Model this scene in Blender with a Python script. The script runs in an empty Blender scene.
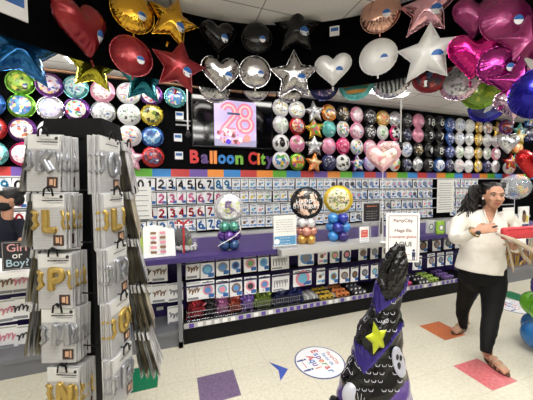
import bpy, bmesh, math, random
from mathutils import Vector, Matrix
SC = bpy.context.scene
COL = SC.collection
rnd = random.Random(7)
PI = math.pi
# ------------------------------------------------------------------ camera
FW = Vector((0.325879, 0.944389, -0.043958)); RT = Vector((0.945138, -0.326551, -0.00889)); UP = Vector((0.02275, 0.038649, 0.998994))
CAM = Vector((0, 0, 1.571)); FP = 265.8
cd = bpy.data.cameras.new('camera'); cam = bpy.data.objects.new('camera', cd); COL.objects.link(cam)
m = Matrix((RT, UP, -FW)).transposed().to_4x4(); m.translation = CAM
cam.matrix_world = m
cd.sensor_width = 36; cd.lens = FP/533*36; cd.clip_start = .05
SC.camera = cam
w = bpy.data.worlds.new('world'); SC.world = w; w.use_nodes = True
w.node_tree.nodes['Background'].inputs[0].default_value = (.9, .95, 1, 1)
w.node_tree.nodes['Background'].inputs[1].default_value = .12
vs = SC.view_settings; vs.view_transform = 'Standard'; vs.look = 'None'; vs.gamma = 1; vs.exposure = -0.06; vs.use_curve_mapping = False
LAMPS = []
def area(x, y, z, sx, sy, e, colr=(1, .98, .95)):
    l = bpy.data.lights.new('ceiling_or_added_lamp', 'AREA'); l.shape = 'RECTANGLE'; l.size = sx; l.size_y = sy; l.energy = e; l.color = colr
    o = bpy.data.objects.new('ceiling_or_added_light', l); COL.objects.link(o); o.location = (x, y, z); LAMPS.append((x, y, z, sx, sy)); return o
def fill_uplight(x, y, z, sx, sy, e):  # upward fill lamp, added to brighten the ceiling above it
    o = area(x, y, z, sx, sy, e); LAMPS.pop(); o.rotation_euler = (math.pi, 0, 0)
SUSP = [(-2.3, 4.0), (5.6, 1.2), (8.2, 1.2), (9.8, 3.6)]  # outer spots hung lower, an invented drop for the added upward lamps
# inner coffer and outer ring fixtures; upward lamps are added to brighten the ceilings
for x, y in [(-.9, .2), (.6, .2), (2.1, .2), (-.9, -1.3), (.6, -1.3), (2.1, -1.3), (.6, 1.9)]:
    area(x, y, 3.78, 1.2, .3, 33); fill_uplight(x, y, 3.86, 1.2, .3, 14)
for x, y in [(-2.3, 4.0), (5.0, 3.6), (7.4, 3.6), (5.6, 1.2), (8.2, 1.2), (5.0, -1.6), (2.0, -4.0), (-1.5, -4.0), (-3.0, .5), (9.8, 3.6)]:
    if (x, y) in SUSP: area(x, y, 3.2, 1.2, .3, 50); fill_uplight(x, y, 3.27, 1.2, .3, 26)
    else: area(x, y, 3.46, 1.2, .3, 58)
for x, y in [(.3, 4.6), (2.3, 4.5), (-.8, 4.62), (3.9, 4.3)]:  # strips added to brighten the wall packs; the last is a glimpsed lamp
    area(x, y, 3.46, 1.2, .15, 30)

# ------------------------------------------------------------------ pixel helpers (points in the place from the survey of the photograph)
def ray(px, py): return FW + RT*((px-266.5)/FP) - UP*((py-200)/FP)
def P(px, py, d): return CAM + ray(px, py)*d
def onY(px, py, Y): r = ray(px, py); return CAM + r*(Y/r.y)
def onZ(px, py, Z): r = ray(px, py); return CAM + r*((Z-CAM.z)/r.z)
RC = Vector((.542, .8725)); RR = 3.23
def onRing(px, py, R):
    d = ray(px, py); a = d.x**2+d.y**2; b = -2*(d.x*RC.x+d.y*RC.y); c = RC.x**2+RC.y**2-R*R
    t = (-b+math.sqrt(b*b-4*a*c))/2/a; return CAM+d*t

# ------------------------------------------------------------------ materials
MATS = {}
def srgb(c):
    return tuple(((v/255)/12.92 if v/255 <= .04045 else ((v/255+.055)/1.055)**2.4) for v in c)
def mat(name, c, rough=.5, metal=0, coat=0, trans=0, alpha=1, emit=0, spec=.5, noise=0, nscale=20, bump=0, bscale=30):
    if name in MATS: return MATS[name]
    m = bpy.data.materials.new(name); m.use_nodes = True; nt = m.node_tree; b = nt.nodes['Principled BSDF']
    col = srgb(c)
    b.inputs['Base Color'].default_value = (*col, 1); b.inputs['Roughness'].default_value = rough; b.inputs['Metallic'].default_value = metal
    b.inputs['Coat Weight'].default_value = coat; b.inputs['Coat Roughness'].default_value = .08
    b.inputs['Specular IOR Level'].default_value = spec
    if trans: b.inputs['Transmission Weight'].default_value = trans; b.inputs['IOR'].default_value = 1.2
    if alpha < 1: b.inputs['Alpha'].default_value = alpha
    if emit: b.inputs['Emission Color'].default_value = (*col, 1); b.inputs['Emission Strength'].default_value = emit
    tc = nt.nodes.new('ShaderNodeTexCoord')
    if noise:
        n = nt.nodes.new('ShaderNodeTexNoise'); n.inputs['Scale'].default_value = nscale; n.inputs['Detail'].default_value = 3
        nt.links.new(tc.outputs['Object'], n.inputs['Vector'])
        mx = nt.nodes.new('ShaderNodeMix'); mx.data_type = 'RGBA'; mx.inputs['A'].default_value = (*[v*(1-noise) for v in col], 1); mx.inputs['B'].default_value = (*[min(1, v*(1+noise)) for v in col], 1)
        nt.links.new(n.outputs['Fac'], mx.inputs['Factor']); nt.links.new(mx.outputs['Result'], b.inputs['Base Color'])
    if bump:
        n = nt.nodes.new('ShaderNodeTexNoise'); n.inputs['Scale'].default_value = bscale; n.inputs['Detail'].default_value = 2
        nt.links.new(tc.outputs['Object'], n.inputs['Vector'])
        bm_ = nt.nodes.new('ShaderNodeBump'); bm_.inputs['Strength'].default_value = bump; bm_.inputs['Distance'].default_value = .02
        nt.links.new(n.outputs['Fac'], bm_.inputs['Height']); nt.links.new(bm_.outputs['Normal'], b.inputs['Normal'])
    MATS[name] = m; return m
def foil(name, c, rough=.22, metal=.85): return mat('foil_'+name, c, rough, metal, coat=.4, bump=.25, bscale=9)
def printed(name, base, cols, amount=.5, scale=9, metal=.1, rough=.28):
    """printed artwork: patches of ink over a base colour, different on each object"""
    key = 'print_'+name; scale *= 1.55; amount *= .85
    if key in MATS: return MATS[key]
    m = bpy.data.materials.new(key); m.use_nodes = True; nt = m.node_tree; b = nt.nodes['Principled BSDF']; L = nt.links.new
    tc = nt.nodes.new('ShaderNodeTexCoord'); oi = nt.nodes.new('ShaderNodeObjectInfo')
    cb = nt.nodes.new('ShaderNodeVectorMath'); cb.operation = 'ADD'
    ml = nt.nodes.new('ShaderNodeMath'); ml.operation = 'MULTIPLY'; ml.inputs[1].default_value = 37
    L(oi.outputs['Random'], ml.inputs[0]); L(tc.outputs['Object'], cb.inputs[0]); L(ml.outputs[0], cb.inputs[1])
    nz = nt.nodes.new('ShaderNodeTexNoise'); nz.inputs['Scale'].default_value = scale*1.2; L(cb.outputs[0], nz.inputs['Vector'])
    mixv = nt.nodes.new('ShaderNodeMix'); mixv.data_type = 'VECTOR'; mixv.inputs['Factor'].default_value = .12
    L(cb.outputs[0], mixv.inputs['A']); L(nz.outputs['Color'], mixv.inputs['B'])
    vo = nt.nodes.new('ShaderNodeTexVoronoi'); vo.inputs['Scale'].default_value = scale; L(mixv.outputs['Result'], vo.inputs['Vector'])
    sp = nt.nodes.new('ShaderNodeSeparateColor'); L(vo.outputs['Color'], sp.inputs[0])
    rp = nt.nodes.new('ShaderNodeValToRGB'); rp.color_ramp.interpolation = 'CONSTANT'
    els = rp.color_ramp.elements; n = len(cols)
    els[0].position = 0; els[0].color = (*srgb(cols[0]), 1); els[1].position = 1/n if n > 1 else .99; els[1].color = (*srgb(cols[1 % n]), 1)
    for i in range(2, n): e = els.new(i/n); e.color = (*srgb(cols[i]), 1)
    L(sp.outputs[0], rp.inputs[0])
    gt = nt.nodes.new('ShaderNodeMath'); gt.operation = 'LESS_THAN'; gt.inputs[1].default_value = amount; L(sp.outputs[1], gt.inputs[0])
    mx = nt.nodes.new('ShaderNodeMix'); mx.data_type = 'RGBA'; mx.inputs['A'].default_value = (*srgb(base), 1)
    L(gt.outputs[0], mx.inputs['Factor']); L(rp.outputs[0], mx.inputs['B']); L(mx.outputs['Result'], b.inputs['Base Color'])
    b.inputs['Roughness'].default_value = rough; b.inputs['Metallic'].default_value = metal; b.inputs['Coat Weight'].default_value = .5; b.inputs['Coat Roughness'].default_value = .12
    MATS[key] = m; return m

BLACK = mat('black_paint', (10, 10, 12), .6, spec=.2)
WALLBLK = mat('black_wall', (5, 5, 7), .8, spec=.08, noise=.3, nscale=4)
PURPLE = mat('purple_laminate', (56, 41, 104), .5, noise=.06, nscale=6)
PURPLEP = mat('purple_panel', (44, 30, 92), .5, spec=.3)
GREY = mat('grey_metal', (118, 120, 127), .45, .2)
GREYL = mat('pale_grey_metal', (178, 178, 178), .4, .1)
WHITE = mat('white_plastic', (232, 232, 232), .4)
PAPER = mat('paper', (226, 226, 222), .7)
PACKW = mat('pack_card', (236, 237, 240), .35, coat=.5)
BLUE = mat('sticker_blue', (38, 98, 172), .4)
DARK = mat('dark_ink', (28, 28, 34), .5)
CHROME = mat('chrome_wire', (190, 190, 195), .2, 1)
CLEAR = mat('clear_acrylic', (240, 245, 250), .05, 0, alpha=.16)

# ------------------------------------------------------------------ mesh builder
class MB:
    def __init__(s): s.v = []; s.f = []; s.m = []; s.s = []; s.mats = []
    def mi(s, mt):
        if mt not in s.mats: s.mats.append(mt)
        return s.mats.index(mt)
    def add(s, vf, mt, smooth=False, T=None):
        v, f = vf; o = len(s.v)
        s.v += [tuple(T @ Vector(p)) for p in v] if T is not None else [tuple(p) for p in v]
        s.f += [tuple(i+o for i in q) for q in f]
        k = s.mi(mt); s.m += [k]*len(f); s.s += [smooth]*len(f); return s
    def mesh(s, name):
        me = bpy.data.meshes.new(name); me.from_pydata(s.v, [], s.f)
        for mt in s.mats: me.materials.append(mt)
        me.polygons.foreach_set('material_index', s.m); me.polygons.foreach_set('use_smooth', s.s); me.update(); return me
    def obj(s, name, parent=None, label=None, cat=None, group=None, loc=None, rot=None, kind=None):
        o = bpy.data.objects.new(name, s.mesh(name)); COL.objects.link(o)
        tag(o, label, cat, group, kind)
        if parent: o.parent = parent
        if loc is not None: o.location = loc
        if rot is not None: o.rotation_euler = rot
        return o
def tag(o, label=None, cat=None, group=None, kind=None):
    if label: o['label'] = label
    if cat: o['category'] = cat
    if group: o['group'] = group
    if kind: o['kind'] = kind
def thing(name, label, cat, loc=(0, 0, 0), rz=0, group=None):
    o = bpy.data.objects.new(name, None); COL.objects.link(o); o.location = loc; o.rotation_euler = (0, 0, rz); o.empty_display_size = .05
    tag(o, label, cat, group); return o
def copy_tree(o, parent=None):
    c = o.copy(); COL.objects.link(c)
    if parent: c.parent = parent
    for ch in list(o.children): copy_tree(ch, c)
    return c
def inst(name, me, label, cat, loc, rot=(0, 0, 0), group=None, scale=None, mats=None):
    o = bpy.data.objects.new(name, me); COL.objects.link(o); o.location = loc; o.rotation_euler = rot
    if scale: o.scale = scale if hasattr(scale, '__len__') else (scale,)*3
    if mats:
        for i, mt in enumerate(mats): o.material_slots[i].link = 'OBJECT'; o.material_slots[i].material = mt
    tag(o, label, cat, group); return o

def box(c, s):
    x, y, z = c; a, b, d = s[0]/2, s[1]/2, s[2]/2
    v = [(x+i*a, y+j*b, z+k*d) for i in (-1, 1) for j in (-1, 1) for k in (-1, 1)]
    return v, [(0, 1, 3, 2), (4, 6, 7, 5), (0, 4, 5, 1), (2, 3, 7, 6), (0, 2, 6, 4), (1, 5, 7, 3)]
def bbox(x0, x1, y0, y1, z0, z1): return box(((x0+x1)/2, (y0+y1)/2, (z0+z1)/2), (x1-x0, y1-y0, z1-z0))
def rbox(c, s, r=.01, seg=2):
    bm = bmesh.new(); bmesh.ops.create_cube(bm, size=1)
    for v in bm.verts: v.co = Vector((v.co.x*s[0]+c[0], v.co.y*s[1]+c[1], v.co.z*s[2]+c[2]))
    bmesh.ops.bevel(bm, geom=list(bm.edges), offset=r, segments=seg, affect='EDGES', profile=.5)
    bm.verts.index_update(); out = [tuple(v.co) for v in bm.verts], [tuple(v.index for v in f.verts) for f in bm.faces]; bm.free(); return out
def frames(pts):
    pts = [Vector(p) for p in pts]; n = len(pts); T = []
    for i in range(n):
        t = pts[min(i+1, n-1)]-pts[max(i-1, 0)]; T.append(t.normalized() if t.length > 1e-9 else Vector((0, 0, 1)))
    ref = Vector((0, 0, 1)) if abs(T[0].z) < .9 else Vector((1, 0, 0))
    N = (ref-T[0]*ref.dot(T[0])).normalized(); out = []
    for i in range(n):
        N = (N-T[i]*N.dot(T[i])); N = N.normalized() if N.length > 1e-6 else Vector((1, 0, 0))
        out.append((pts[i], N, T[i].cross(N)))
    return out
def tube(pts, r, seg=8, cap=True, flat=1):
    fr = frames(pts); n = len(fr); rs = r if hasattr(r, '__len__') else [r]*n; v = []; f = []
    for i, (p, a, b) in enumerate(fr):
        for k in range(seg):
            t = 2*PI*k/seg; v.append(p+a*math.cos(t)*rs[i]+b*math.sin(t)*rs[i]*flat)
    for i in range(n-1):
        for k in range(seg): f.append((i*seg+k, i*seg+(k+1) % seg, (i+1)*seg+(k+1) % seg, (i+1)*seg+k))
    if cap: f.append(tuple(range(seg-1, -1, -1))); f.append(tuple((n-1)*seg+k for k in range(seg)))
    return v, f
def loft(secs, side, seg=24):
    """secs: (point, half-width along side, half-depth across)"""
    v = []; f = []; pts = [Vector(s[0]) for s in secs]; n = len(pts); side = Vector(side)
    for i, s in enumerate(secs):
        t = (pts[min(i+1, n-1)]-pts[max(i-1, 0)]).normalized(); a = (side-t*side.dot(t)).normalized(); b = t.cross(a)
        for k in range(seg):
            q = 2*PI*k/seg; v.append(pts[i]+a*math.cos(q)*s[1]+b*math.sin(q)*s[2])
    for i in range(n-1):
        for k in range(seg): f.append((i*seg+k, i*seg+(k+1) % seg, (i+1)*seg+(k+1) % seg, (i+1)*seg+k))
    f.append(tuple(range(seg-1, -1, -1))); f.append(tuple((n-1)*seg+k for k in range(seg)))
    return v, f
def lathe(prof, seg=24, c=(0, 0, 0)):
    v = []; f = []
    for r, z in prof:
        for k in range(seg): v.append((c[0]+r*math.cos(2*PI*k/seg), c[1]+r*math.sin(2*PI*k/seg), c[2]+z))
    for i in range(len(prof)-1):
        for k in range(seg): f.append((i*seg+k, i*seg+(k+1) % seg, (i+1)*seg+(k+1) % seg, (i+1)*seg+k))
    f.append(tuple(range(seg-1, -1, -1))); f.append(tuple((len(prof)-1)*seg+k for k in range(seg)))
    return v, f
def ellipsoid(c, r, seg=20, rings=12):
    c = Vector(c)
    pr = [(math.sin(PI*i/rings), -math.cos(PI*i/rings)) for i in range(rings+1)]
    v, f = lathe([(max(a, .002), b) for a, b in pr], seg)
    return [(c.x+p[0]*r[0], c.y+p[1]*r[1], c.z+p[2]*r[2]) for p in v], f
def disc(c, r, seg=24, ax='y', t=.002):
    v = []
    for s in (-1, 1):
        for k in range(seg):
            a = 2*PI*k/seg; q = (math.cos(a)*r, math.sin(a)*r)
            v.append((c[0]+q[0], c[1]+s*t/2, c[2]+q[1]) if ax == 'y' else (c[0]+q[0], c[1]+q[1], c[2]+s*t/2))
    f = [tuple(range(seg)), tuple(range(2*seg-1, seg-1, -1))]+[(k, (k+1) % seg, seg+(k+1) % seg, seg+k) for k in range(seg)]
    return v, f
def prism(poly, y0, y1, ax='y'):
    n = len(poly); v = [((p[0], y0, p[1]) if ax == 'y' else (p[0], p[1], y0)) for p in poly]+[((p[0], y1, p[1]) if ax == 'y' else (p[0], p[1], y1)) for p in poly]
    return v, [tuple(range(n)), tuple(range(2*n-1, n-1, -1))]+[(k, n+k, n+(k+1) % n, (k+1) % n) for k in range(n)]
TXT = {}
def text(s, size=1, ext=0, bold=0, align='CENTER'):
    """flat/extruded lettering in XZ facing -Y, centred"""
    k = (s, bold, ext, align)
    if k not in TXT:
        cu = bpy.data.curves.new('t', 'FONT'); cu.body = s; cu.size = 1; cu.extrude = ext; cu.offset = bold; cu.align_x = align; cu.align_y = 'CENTER'; cu.resolution_u = 3
        o = bpy.data.objects.new('t', cu); COL.objects.link(o)
        me = bpy.data.meshes.new_from_object(o.evaluated_get(bpy.context.evaluated_depsgraph_get()))
        TXT[k] = ([tuple(v.co) for v in me.vertices], [tuple(p.vertices) for p in me.polygons])
        bpy.data.objects.remove(o); bpy.data.curves.remove(cu); bpy.data.meshes.remove(me)
    v, f = TXT[k]
    return [(p[0]*size, -p[2]*size, p[1]*size) for p in v], f
def TR(x=0, y=0, z=0, rx=0, ry=0, rz=0, s=1):
    return Matrix.Translation((x, y, z)) @ Matrix.Rotation(rz, 4, 'Z') @ Matrix.Rotation(ry, 4, 'Y') @ Matrix.Rotation(rx, 4, 'X') @ Matrix.Diagonal((s, s, s, 1))
def arc(cx, cy, rx, ry, a0, a1, n=10): return [(cx+rx*math.cos(math.radians(a0+(a1-a0)*i/n)), cy+ry*math.sin(math.radians(a0+(a1-a0)*i/n))) for i in range(n+1)]
STROKE = {
 'A': [[(0, 0), (.3, 1), (.6, 0)], [(.12, .36), (.48, .36)]], 'B': [[(0, 0), (0, 1)], [(0, 1)]+arc(.3, .76, .24, .24, 90, -90)+[(0, .52)], [(0, .52)]+arc(.32, .26, .28, .26, 90, -90)+[(0, 0)]],
 'D': [[(0, 0), (0, 1)]+arc(.15, .5, .45, .5, 90, -90)+[(0, 0)]], 'H': [[(0, 0), (0, 1)], [(.6, 0), (.6, 1)], [(0, .5), (.6, .5)]], 'I': [[(.3, 0), (.3, 1)]],
 'K': [[(0, 0), (0, 1)], [(.58, 1), (.05, .45)], [(.2, .58), (.6, 0)]], 'L': [[(0, 1), (0, 0), (.55, 0)]], 'M': [[(0, 0), (.05, 1), (.33, .3), (.61, 1), (.66, 0)]],
 'N': [[(0, 0), (0, 1), (.6, 0), (.6, 1)]], 'O': [arc(.32, .5, .32, .5, 90, 450, 24)], 'P': [[(0, 0), (0, 1)]+arc(.28, .74, .3, .26, 90, -90)+[(0, .48)]],
 'R': [[(0, 0), (0, 1)]+arc(.28, .74, .3, .26, 90, -90)+[(0, .48)], [(.25, .48), (.6, 0)]], 'T': [[(0, 1), (.6, 1)], [(.3, 1), (.3, 0)]], 'Y': [[(0, 1), (.3, .5), (.6, 1)], [(.3, .5), (.3, 0)]],
 '0': [arc(.3, .5, .3, .5, 90, 450, 24)], '1': [[(.12, .8), (.34, 1), (.34, 0)]], '2': [arc(.3, .72, .28, .28, 160, -40, 12)+[(0, 0), (.6, 0)]],
 '3': [arc(.28, .75, .26, .25, 150, -90)+arc(.28, .26, .3, .26, 90, -150)], '4': [[(.45, 0), (.45, 1), (0, .32), (.6, .32)]],
 '5': [[(.55, 1), (.1, 1), (.05, .56)]+arc(.28, .3, .3, .3, 110, -150)], '6': [arc(.5, .5, .48, .5, 100, 180)+arc(.3, .29, .28, .29, 180, 540, 16)],
 '7': [[(0, 1), (.6, 1), (.2, 0)]], '8': [arc(.3, .75, .24, .25, -90, 270, 18), arc(.3, .26, .3, .26, 90, 450, 18)], '9': [arc(.3, .71, .28, .29, 0, 360, 16)+arc(.1, .5, .48, .5, 0, -80)]}
def dense(pl, step=.03):
    o = [pl[0]]
    for a, b in zip(pl, pl[1:]):
        n = max(1, int(math.hypot(b[0]-a[0], b[1]-a[1])/step))
        o += [(a[0]+(b[0]-a[0])*i/n, a[1]+(b[1]-a[1])*i/n) for i in range(1, n+1)]
    return o
def strokes(s, h, gap=.28):
    """list of polylines for a string of height h, centred"""
    out = []; x = 0
    for ch in s:
        if ch == ' ': x += .5; continue
        for pl in STROKE[ch]: out.append([(p[0]+x, p[1]) for p in pl])
        x += .6+gap
    W = x-gap
    return [[((p[0]-W/2)*h, (p[1]-.5)*h) for p in dense(pl)] for pl in out]
def ribbon(pl, wd, y=0, t=.001):
    """flat stroke of width wd in XZ"""
    v = []; f = []
    for i, p in enumerate(pl):
        a = pl[max(i-1, 0)]; b = pl[min(i+1, len(pl)-1)]; dx, dz = b[0]-a[0], b[1]-a[1]; L = math.hypot(dx, dz) or 1
        nx, nz = -dz/L*wd/2, dx/L*wd/2
        v += [(p[0]+nx, y, p[1]+nz), (p[0]-nx, y, p[1]-nz)]
    for i in range(len(pl)-1): f.append((2*i, 2*i+1, 2*i+3, 2*i+2))
    return v, f

# ------------------------------------------------------------------ foil balloons
def outline(shape, n=96):
    if shape == 'round': return [(.5*math.sin(2*PI*i/n), .5*math.cos(2*PI*i/n)) for i in range(n)]
    if shape == 'star':
        pts = []
        for k in range(10):
            r = .56 if k % 2 == 0 else .285; a = PI*k/5; pts.append((r*math.sin(a), r*math.cos(a)-.02))
        o = []
        for k in range(10):
            a, b = pts[k], pts[(k+1) % 10]
            for i in range(n//10):
                t = i/(n//10); o.append((a[0]+(b[0]-a[0])*t, a[1]+(b[1]-a[1])*t))
        return o
    if shape == 'heart':
        o = []
        for i in range(n):
            t = 2*PI*i/n; x = 16*math.sin(t)**3; z = 13*math.cos(t)-5*math.cos(2*t)-2*math.cos(3*t)-math.cos(4*t)
            o.append((.74*x/33+.13*math.sin(t), .78*(z+2)/33+.10*math.cos(t)))
        return o
    if shape == 'crescent':
        o = []
        k = n//2
        for i in range(k): a = math.radians(50+260*i/k); o.append((.5*math.cos(a), .5*math.sin(a)))
        for i in range(k): a = math.radians(-50-260+0+0) ; t = i/k; an = math.radians(305-250*t); o.append((.18+.36*math.cos(an), .38*math.sin(an)))
        return o
class Foil:
    def __init__(s, shape, n=96, H=.19):
        s.o = outline(shape, n); s.n = len(s.o); s.H = H; s.shape = shape
        s.dm = s.dist(0, 0)
    def dist(s, x, z):
        best = 9; o = s.o
        for i in range(len(o)):
            ax, az = o[i]; bx, bz = o[(i+1) % len(o)]; dx, dz = bx-ax, bz-az; L = dx*dx+dz*dz
            t = max(0, min(1, ((x-ax)*dx+(z-az)*dz)/L)) if L else 0
            d = math.hypot(x-ax-t*dx, z-az-t*dz)
            if d < best: best = d
        return best
    def h(s, x, z):
        d = min(s.dist(x, z)/s.dm, 1); return s.H*(1-(1-d)**2)**.62
    def geo(s, rings=12, wr=.03, k=34, face=.8):
        """returns verts, faces, material index list: 0 back and rim, 1 printed face"""
        v = []; f = []; mi = []; o = s.o; n = s.n; tt = [math.sin(PI/2*i/rings) for i in range(1, rings+1)]
        for side in (-1, 1):
            base = len(v); v.append((0, side*s.h(0, 0), 0))
            for t in tt:
                for i in range(n):
                    x, z = o[i][0]*t, o[i][1]*t; hh = s.h(x, z) if t < .999 else 0
                    e = max(0, (t-.45)/.55)**2*(1 if t < .999 else .3); wv = math.sin(2*PI*i*k/n*1.0+side*.6+1.3*math.sin(i*.31))
                    v.append((x*(1+.012*wv*e), side*(hh*(1+wr*8*wv*e*.5)+(.004*wv if t > .999 else 0)*side), z*(1+.012*wv*e)))
            for i in range(n):
                q = (base, base+1+i, base+1+(i+1) % n); f.append(q if side > 0 else q[::-1]); mi.append(1 if side < 0 else 0)
            for r in range(rings-1):
                for i in range(n):
                    a = base+1+r*n+i; b = base+1+r*n+(i+1) % n
                    q = (a, a+n, b+n, b); f.append(q if side > 0 else q[::-1]); mi.append(1 if side < 0 and tt[r+1] < face else 0)
        base = len(v)
        for t in (1.0, 1.035):
            for i in range(n): x, z = o[i]; wv = math.sin(2*PI*i*k/n); v.append((x*t*(1+.006*wv), .004*wv, z*t*(1+.006*wv)))
        for i in range(n): f.append((base+i, base+(i+1) % n, base+n+(i+1) % n, base+n+i)); mi.append(0)
        return v, f, mi
    def patch(s, cx, cz, r, half=0, off=.004, seg=16):
        """disc lying on the front surface; half=1 upper half only"""
        v = [(cx, -s.h(cx, cz)-off, cz)]; f = []
        for q in (.5, 1):
            for i in range(seg+1):
                a = (PI if half else 2*PI)*i/seg; x, z = cx+r*q*math.cos(a), cz+r*q*math.sin(a); v.append((x, -s.h(x, z)-off, z))
        for i in range(seg): f.append((0, 1+i+1, 1+i)); a = 1+i; b = a+seg+1; f.append((a, a+1, b+1, b))
        return v, f
    def stroke(s, pls, r, off=.003):
        V = []; F = []
        for pl in pls:
            v, f = tube([(x, -s.h(x, z)-off, z) for x, z in pl], r, 5, flat=.6); o = len(V); V += v; F += [tuple(i+o for i in q) for q in f]
        return V, F
FM = {}
def foil_mesh(shape, detail=0):
    k = (shape, detail)
    if k in FM: return FM[k]
    n, rings = ((60, 7), (100, 12))[detail]
    if shape == 'star' : n = (60, 100)[detail]
    F = Foil(shape, n, .2 if shape != 'star' else .16); v, f, mi = F.geo(rings, .02 if not detail else .022, k=(15, 26)[detail], face=.86)
    mb = MB(); a = foil('slot0', (200, 200, 200)); b = foil('slot1', (220, 220, 220)); mb.mats = [a, b]; mb.v = v; mb.f = f; mb.m = mi; mb.s = [True]*len(f)
    FM[k] = (mb.mesh('foil_balloon'), F); return FM[k]
STK = {}
def sticker_mesh(shape, cx, cz, r, detail=1):
    k = (shape, cx, cz, r)
    if k not in STK:
        F = foil_mesh(shape, detail)[1]; mb = MB(); mb.add(F.patch(cx, cz, r), mat('sticker_white', (230, 232, 236), .4), True); mb.add(F.patch(cx, cz, r*.97, 1, .007), BLUE, True)
        STK[k] = mb.mesh('price_sticker')
    return STK[k]
def foil_balloon(label, loc, size, shape, rim, face=None, detail=0, rz=0, ry=0, rx=0, group=None, sticker=None, digits=None, cat='balloon', depth=1, neck=False):
    me, F = foil_mesh(shape, detail); face = face or rim
    o = inst('foil_balloon', me, label, cat, loc, (rx, ry, rz), group, (size, size*depth, size), [rim, face])
    if sticker:
        c = bpy.data.objects.new('price_sticker', sticker_mesh(shape, *sticker)); COL.objects.link(c); c.parent = o
    if digits:
        s, hgt, mt = digits; k = ('dg', s, hgt, shape, detail, mt.name)
        if k not in STK: mb = MB(); mb.add(F.stroke(strokes(s, hgt), hgt*.085), mt, True); STK[k] = mb.mesh('printed_number')
        c = bpy.data.objects.new('printed_lettering', STK[k]); COL.objects.link(c); c.parent = o
    if neck:
        mb = MB(); mb.add(tube([(0, 0, -.5), (0, 0, -.56), (.005, 0, -.61)], [.03, .018, .028], 8, flat=.35), rim, True); mb.obj('filling_neck', o)
    return o
ORD = 'first second third fourth fifth sixth seventh eighth ninth tenth eleventh twelfth thirteenth fourteenth fifteenth sixteenth seventeenth eighteenth nineteenth twentieth'.split()
def ordn(i):
    if i < 20: return ORD[i]
    t = {2: 'twenty', 3: 'thirty', 4: 'forty', 5: 'fifty', 6: 'sixty'}[(i+1)//10]
    return (t[:-1]+'ieth') if (i+1) % 10 == 0 else t+'-'+ORD[(i+1) % 10-1]
ROW = ['top', 'second', 'third', 'bottom']
exec_order = None
# ================================================================== THE ROOM
def floor():
    mb = MB(); T = .305; ox, oy = .14, 1.916
    cream = bpy.data.materials.new('vinyl_tile'); cream.use_nodes = True; nt = cream.node_tree; b = nt.nodes['Principled BSDF']; L = nt.links.new
    def tile(name, c, c2, amt):
        m = bpy.data.materials.new(name); m.use_nodes = True; nt = m.node_tree; b = nt.nodes['Principled BSDF']; L = nt.links.new
        tc = nt.nodes.new('ShaderNodeTexCoord'); n1 = nt.nodes.new('ShaderNodeTexNoise'); n1.inputs['Scale'].default_value = 45; n1.inputs['Detail'].default_value = 5
        L(tc.outputs['Object'], n1.inputs['Vector']); rp = nt.nodes.new('ShaderNodeValToRGB'); rp.color_ramp.elements[0].position = .38; rp.color_ramp.elements[1].position = .62
        rp.color_ramp.elements[0].color = (*srgb(c2), 1); rp.color_ramp.elements[1].color = (*srgb(c), 1); L(n1.outputs['Fac'], rp.inputs[0])
        n2 = nt.nodes.new('ShaderNodeTexNoise'); n2.inputs['Scale'].default_value = 1.1; n2.inputs['Detail'].default_value = 4; L(tc.outputs['Object'], n2.inputs['Vector'])
        # thin joint lines on the tile lattice
        sp = nt.nodes.new('ShaderNodeSeparateXYZ'); L(tc.outputs['Object'], sp.inputs[0]); ms = []
        for ax, of in (('X', ox), ('Y', oy)):
            a = nt.nodes.new('ShaderNodeMath'); a.operation = 'SUBTRACT'; L(sp.outputs[ax], a.inputs[0]); a.inputs[1].default_value = of
            d = nt.nodes.new('ShaderNodeMath'); d.operation = 'PINGPONG'; L(a.outputs[0], d.inputs[0]); d.inputs[1].default_value = T/2
            g = nt.nodes.new('ShaderNodeMath'); g.operation = 'LESS_THAN'; L(d.outputs[0], g.inputs[0]); g.inputs[1].default_value = .0022; ms.append(g)
        mxm = nt.nodes.new('ShaderNodeMath'); mxm.operation = 'MAXIMUM'; L(ms[0].outputs[0], mxm.inputs[0]); L(ms[1].outputs[0], mxm.inputs[1])
        sc = nt.nodes.new('ShaderNodeMath'); sc.operation = 'MULTIPLY'; sc.inputs[1].default_value = .3; L(mxm.outputs[0], sc.inputs[0])
        mx = nt.nodes.new('ShaderNodeMix'); mx.data_type = 'RGBA'; L(sc.outputs[0], mx.inputs['Factor']); L(rp.outputs[0], mx.inputs['A']); mx.inputs['B'].default_value = (.25, .22, .17, 1)
        L(mx.outputs['Result'], b.inputs['Base Color']); rr = nt.nodes.new('ShaderNodeMapRange'); L(n2.outputs['Fac'], rr.inputs[0]); rr.inputs[3].default_value = .22; rr.inputs[4].default_value = .42
        L(rr.outputs[0], b.inputs['Roughness']); return m
    cr = tile('cream_tile', (210, 206, 190), (199, 194, 176), 0)
    colr = {(0, 0): ('purple', (118, 100, 130), (96, 80, 110)), (-2, 1): ('green', (16, 122, 84), (10, 104, 70)), (8, 0): ('orange', (196, 112, 66), (182, 98, 56)), (7, -2): ('rose', (190, 88, 102), (204, 120, 118)),
            (14, 1): ('green', (16, 122, 84), (10, 104, 70)), (12, -1): ('brown', (160, 96, 80), (140, 80, 70))}
    ct = {k: tile(v[0]+'_tile', v[1], v[2], 0) for k, v in colr.items()}
    for u in range(-12, 37):
        for v_ in range(-20, 12):
            x0, y0 = ox+u*T, oy+v_*T
            mb.add(([(x0, y0, 0), (x0+T, y0, 0), (x0+T, y0+T, 0), (x0, y0+T, 0)], [(0, 1, 2, 3)]), ct.get((u, v_), cr))
    mb.obj('floor', kind='structure')
floor()
X0, X1, Y0, Y1 = -3.52, 11.0, -4.15, 5.2
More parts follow.
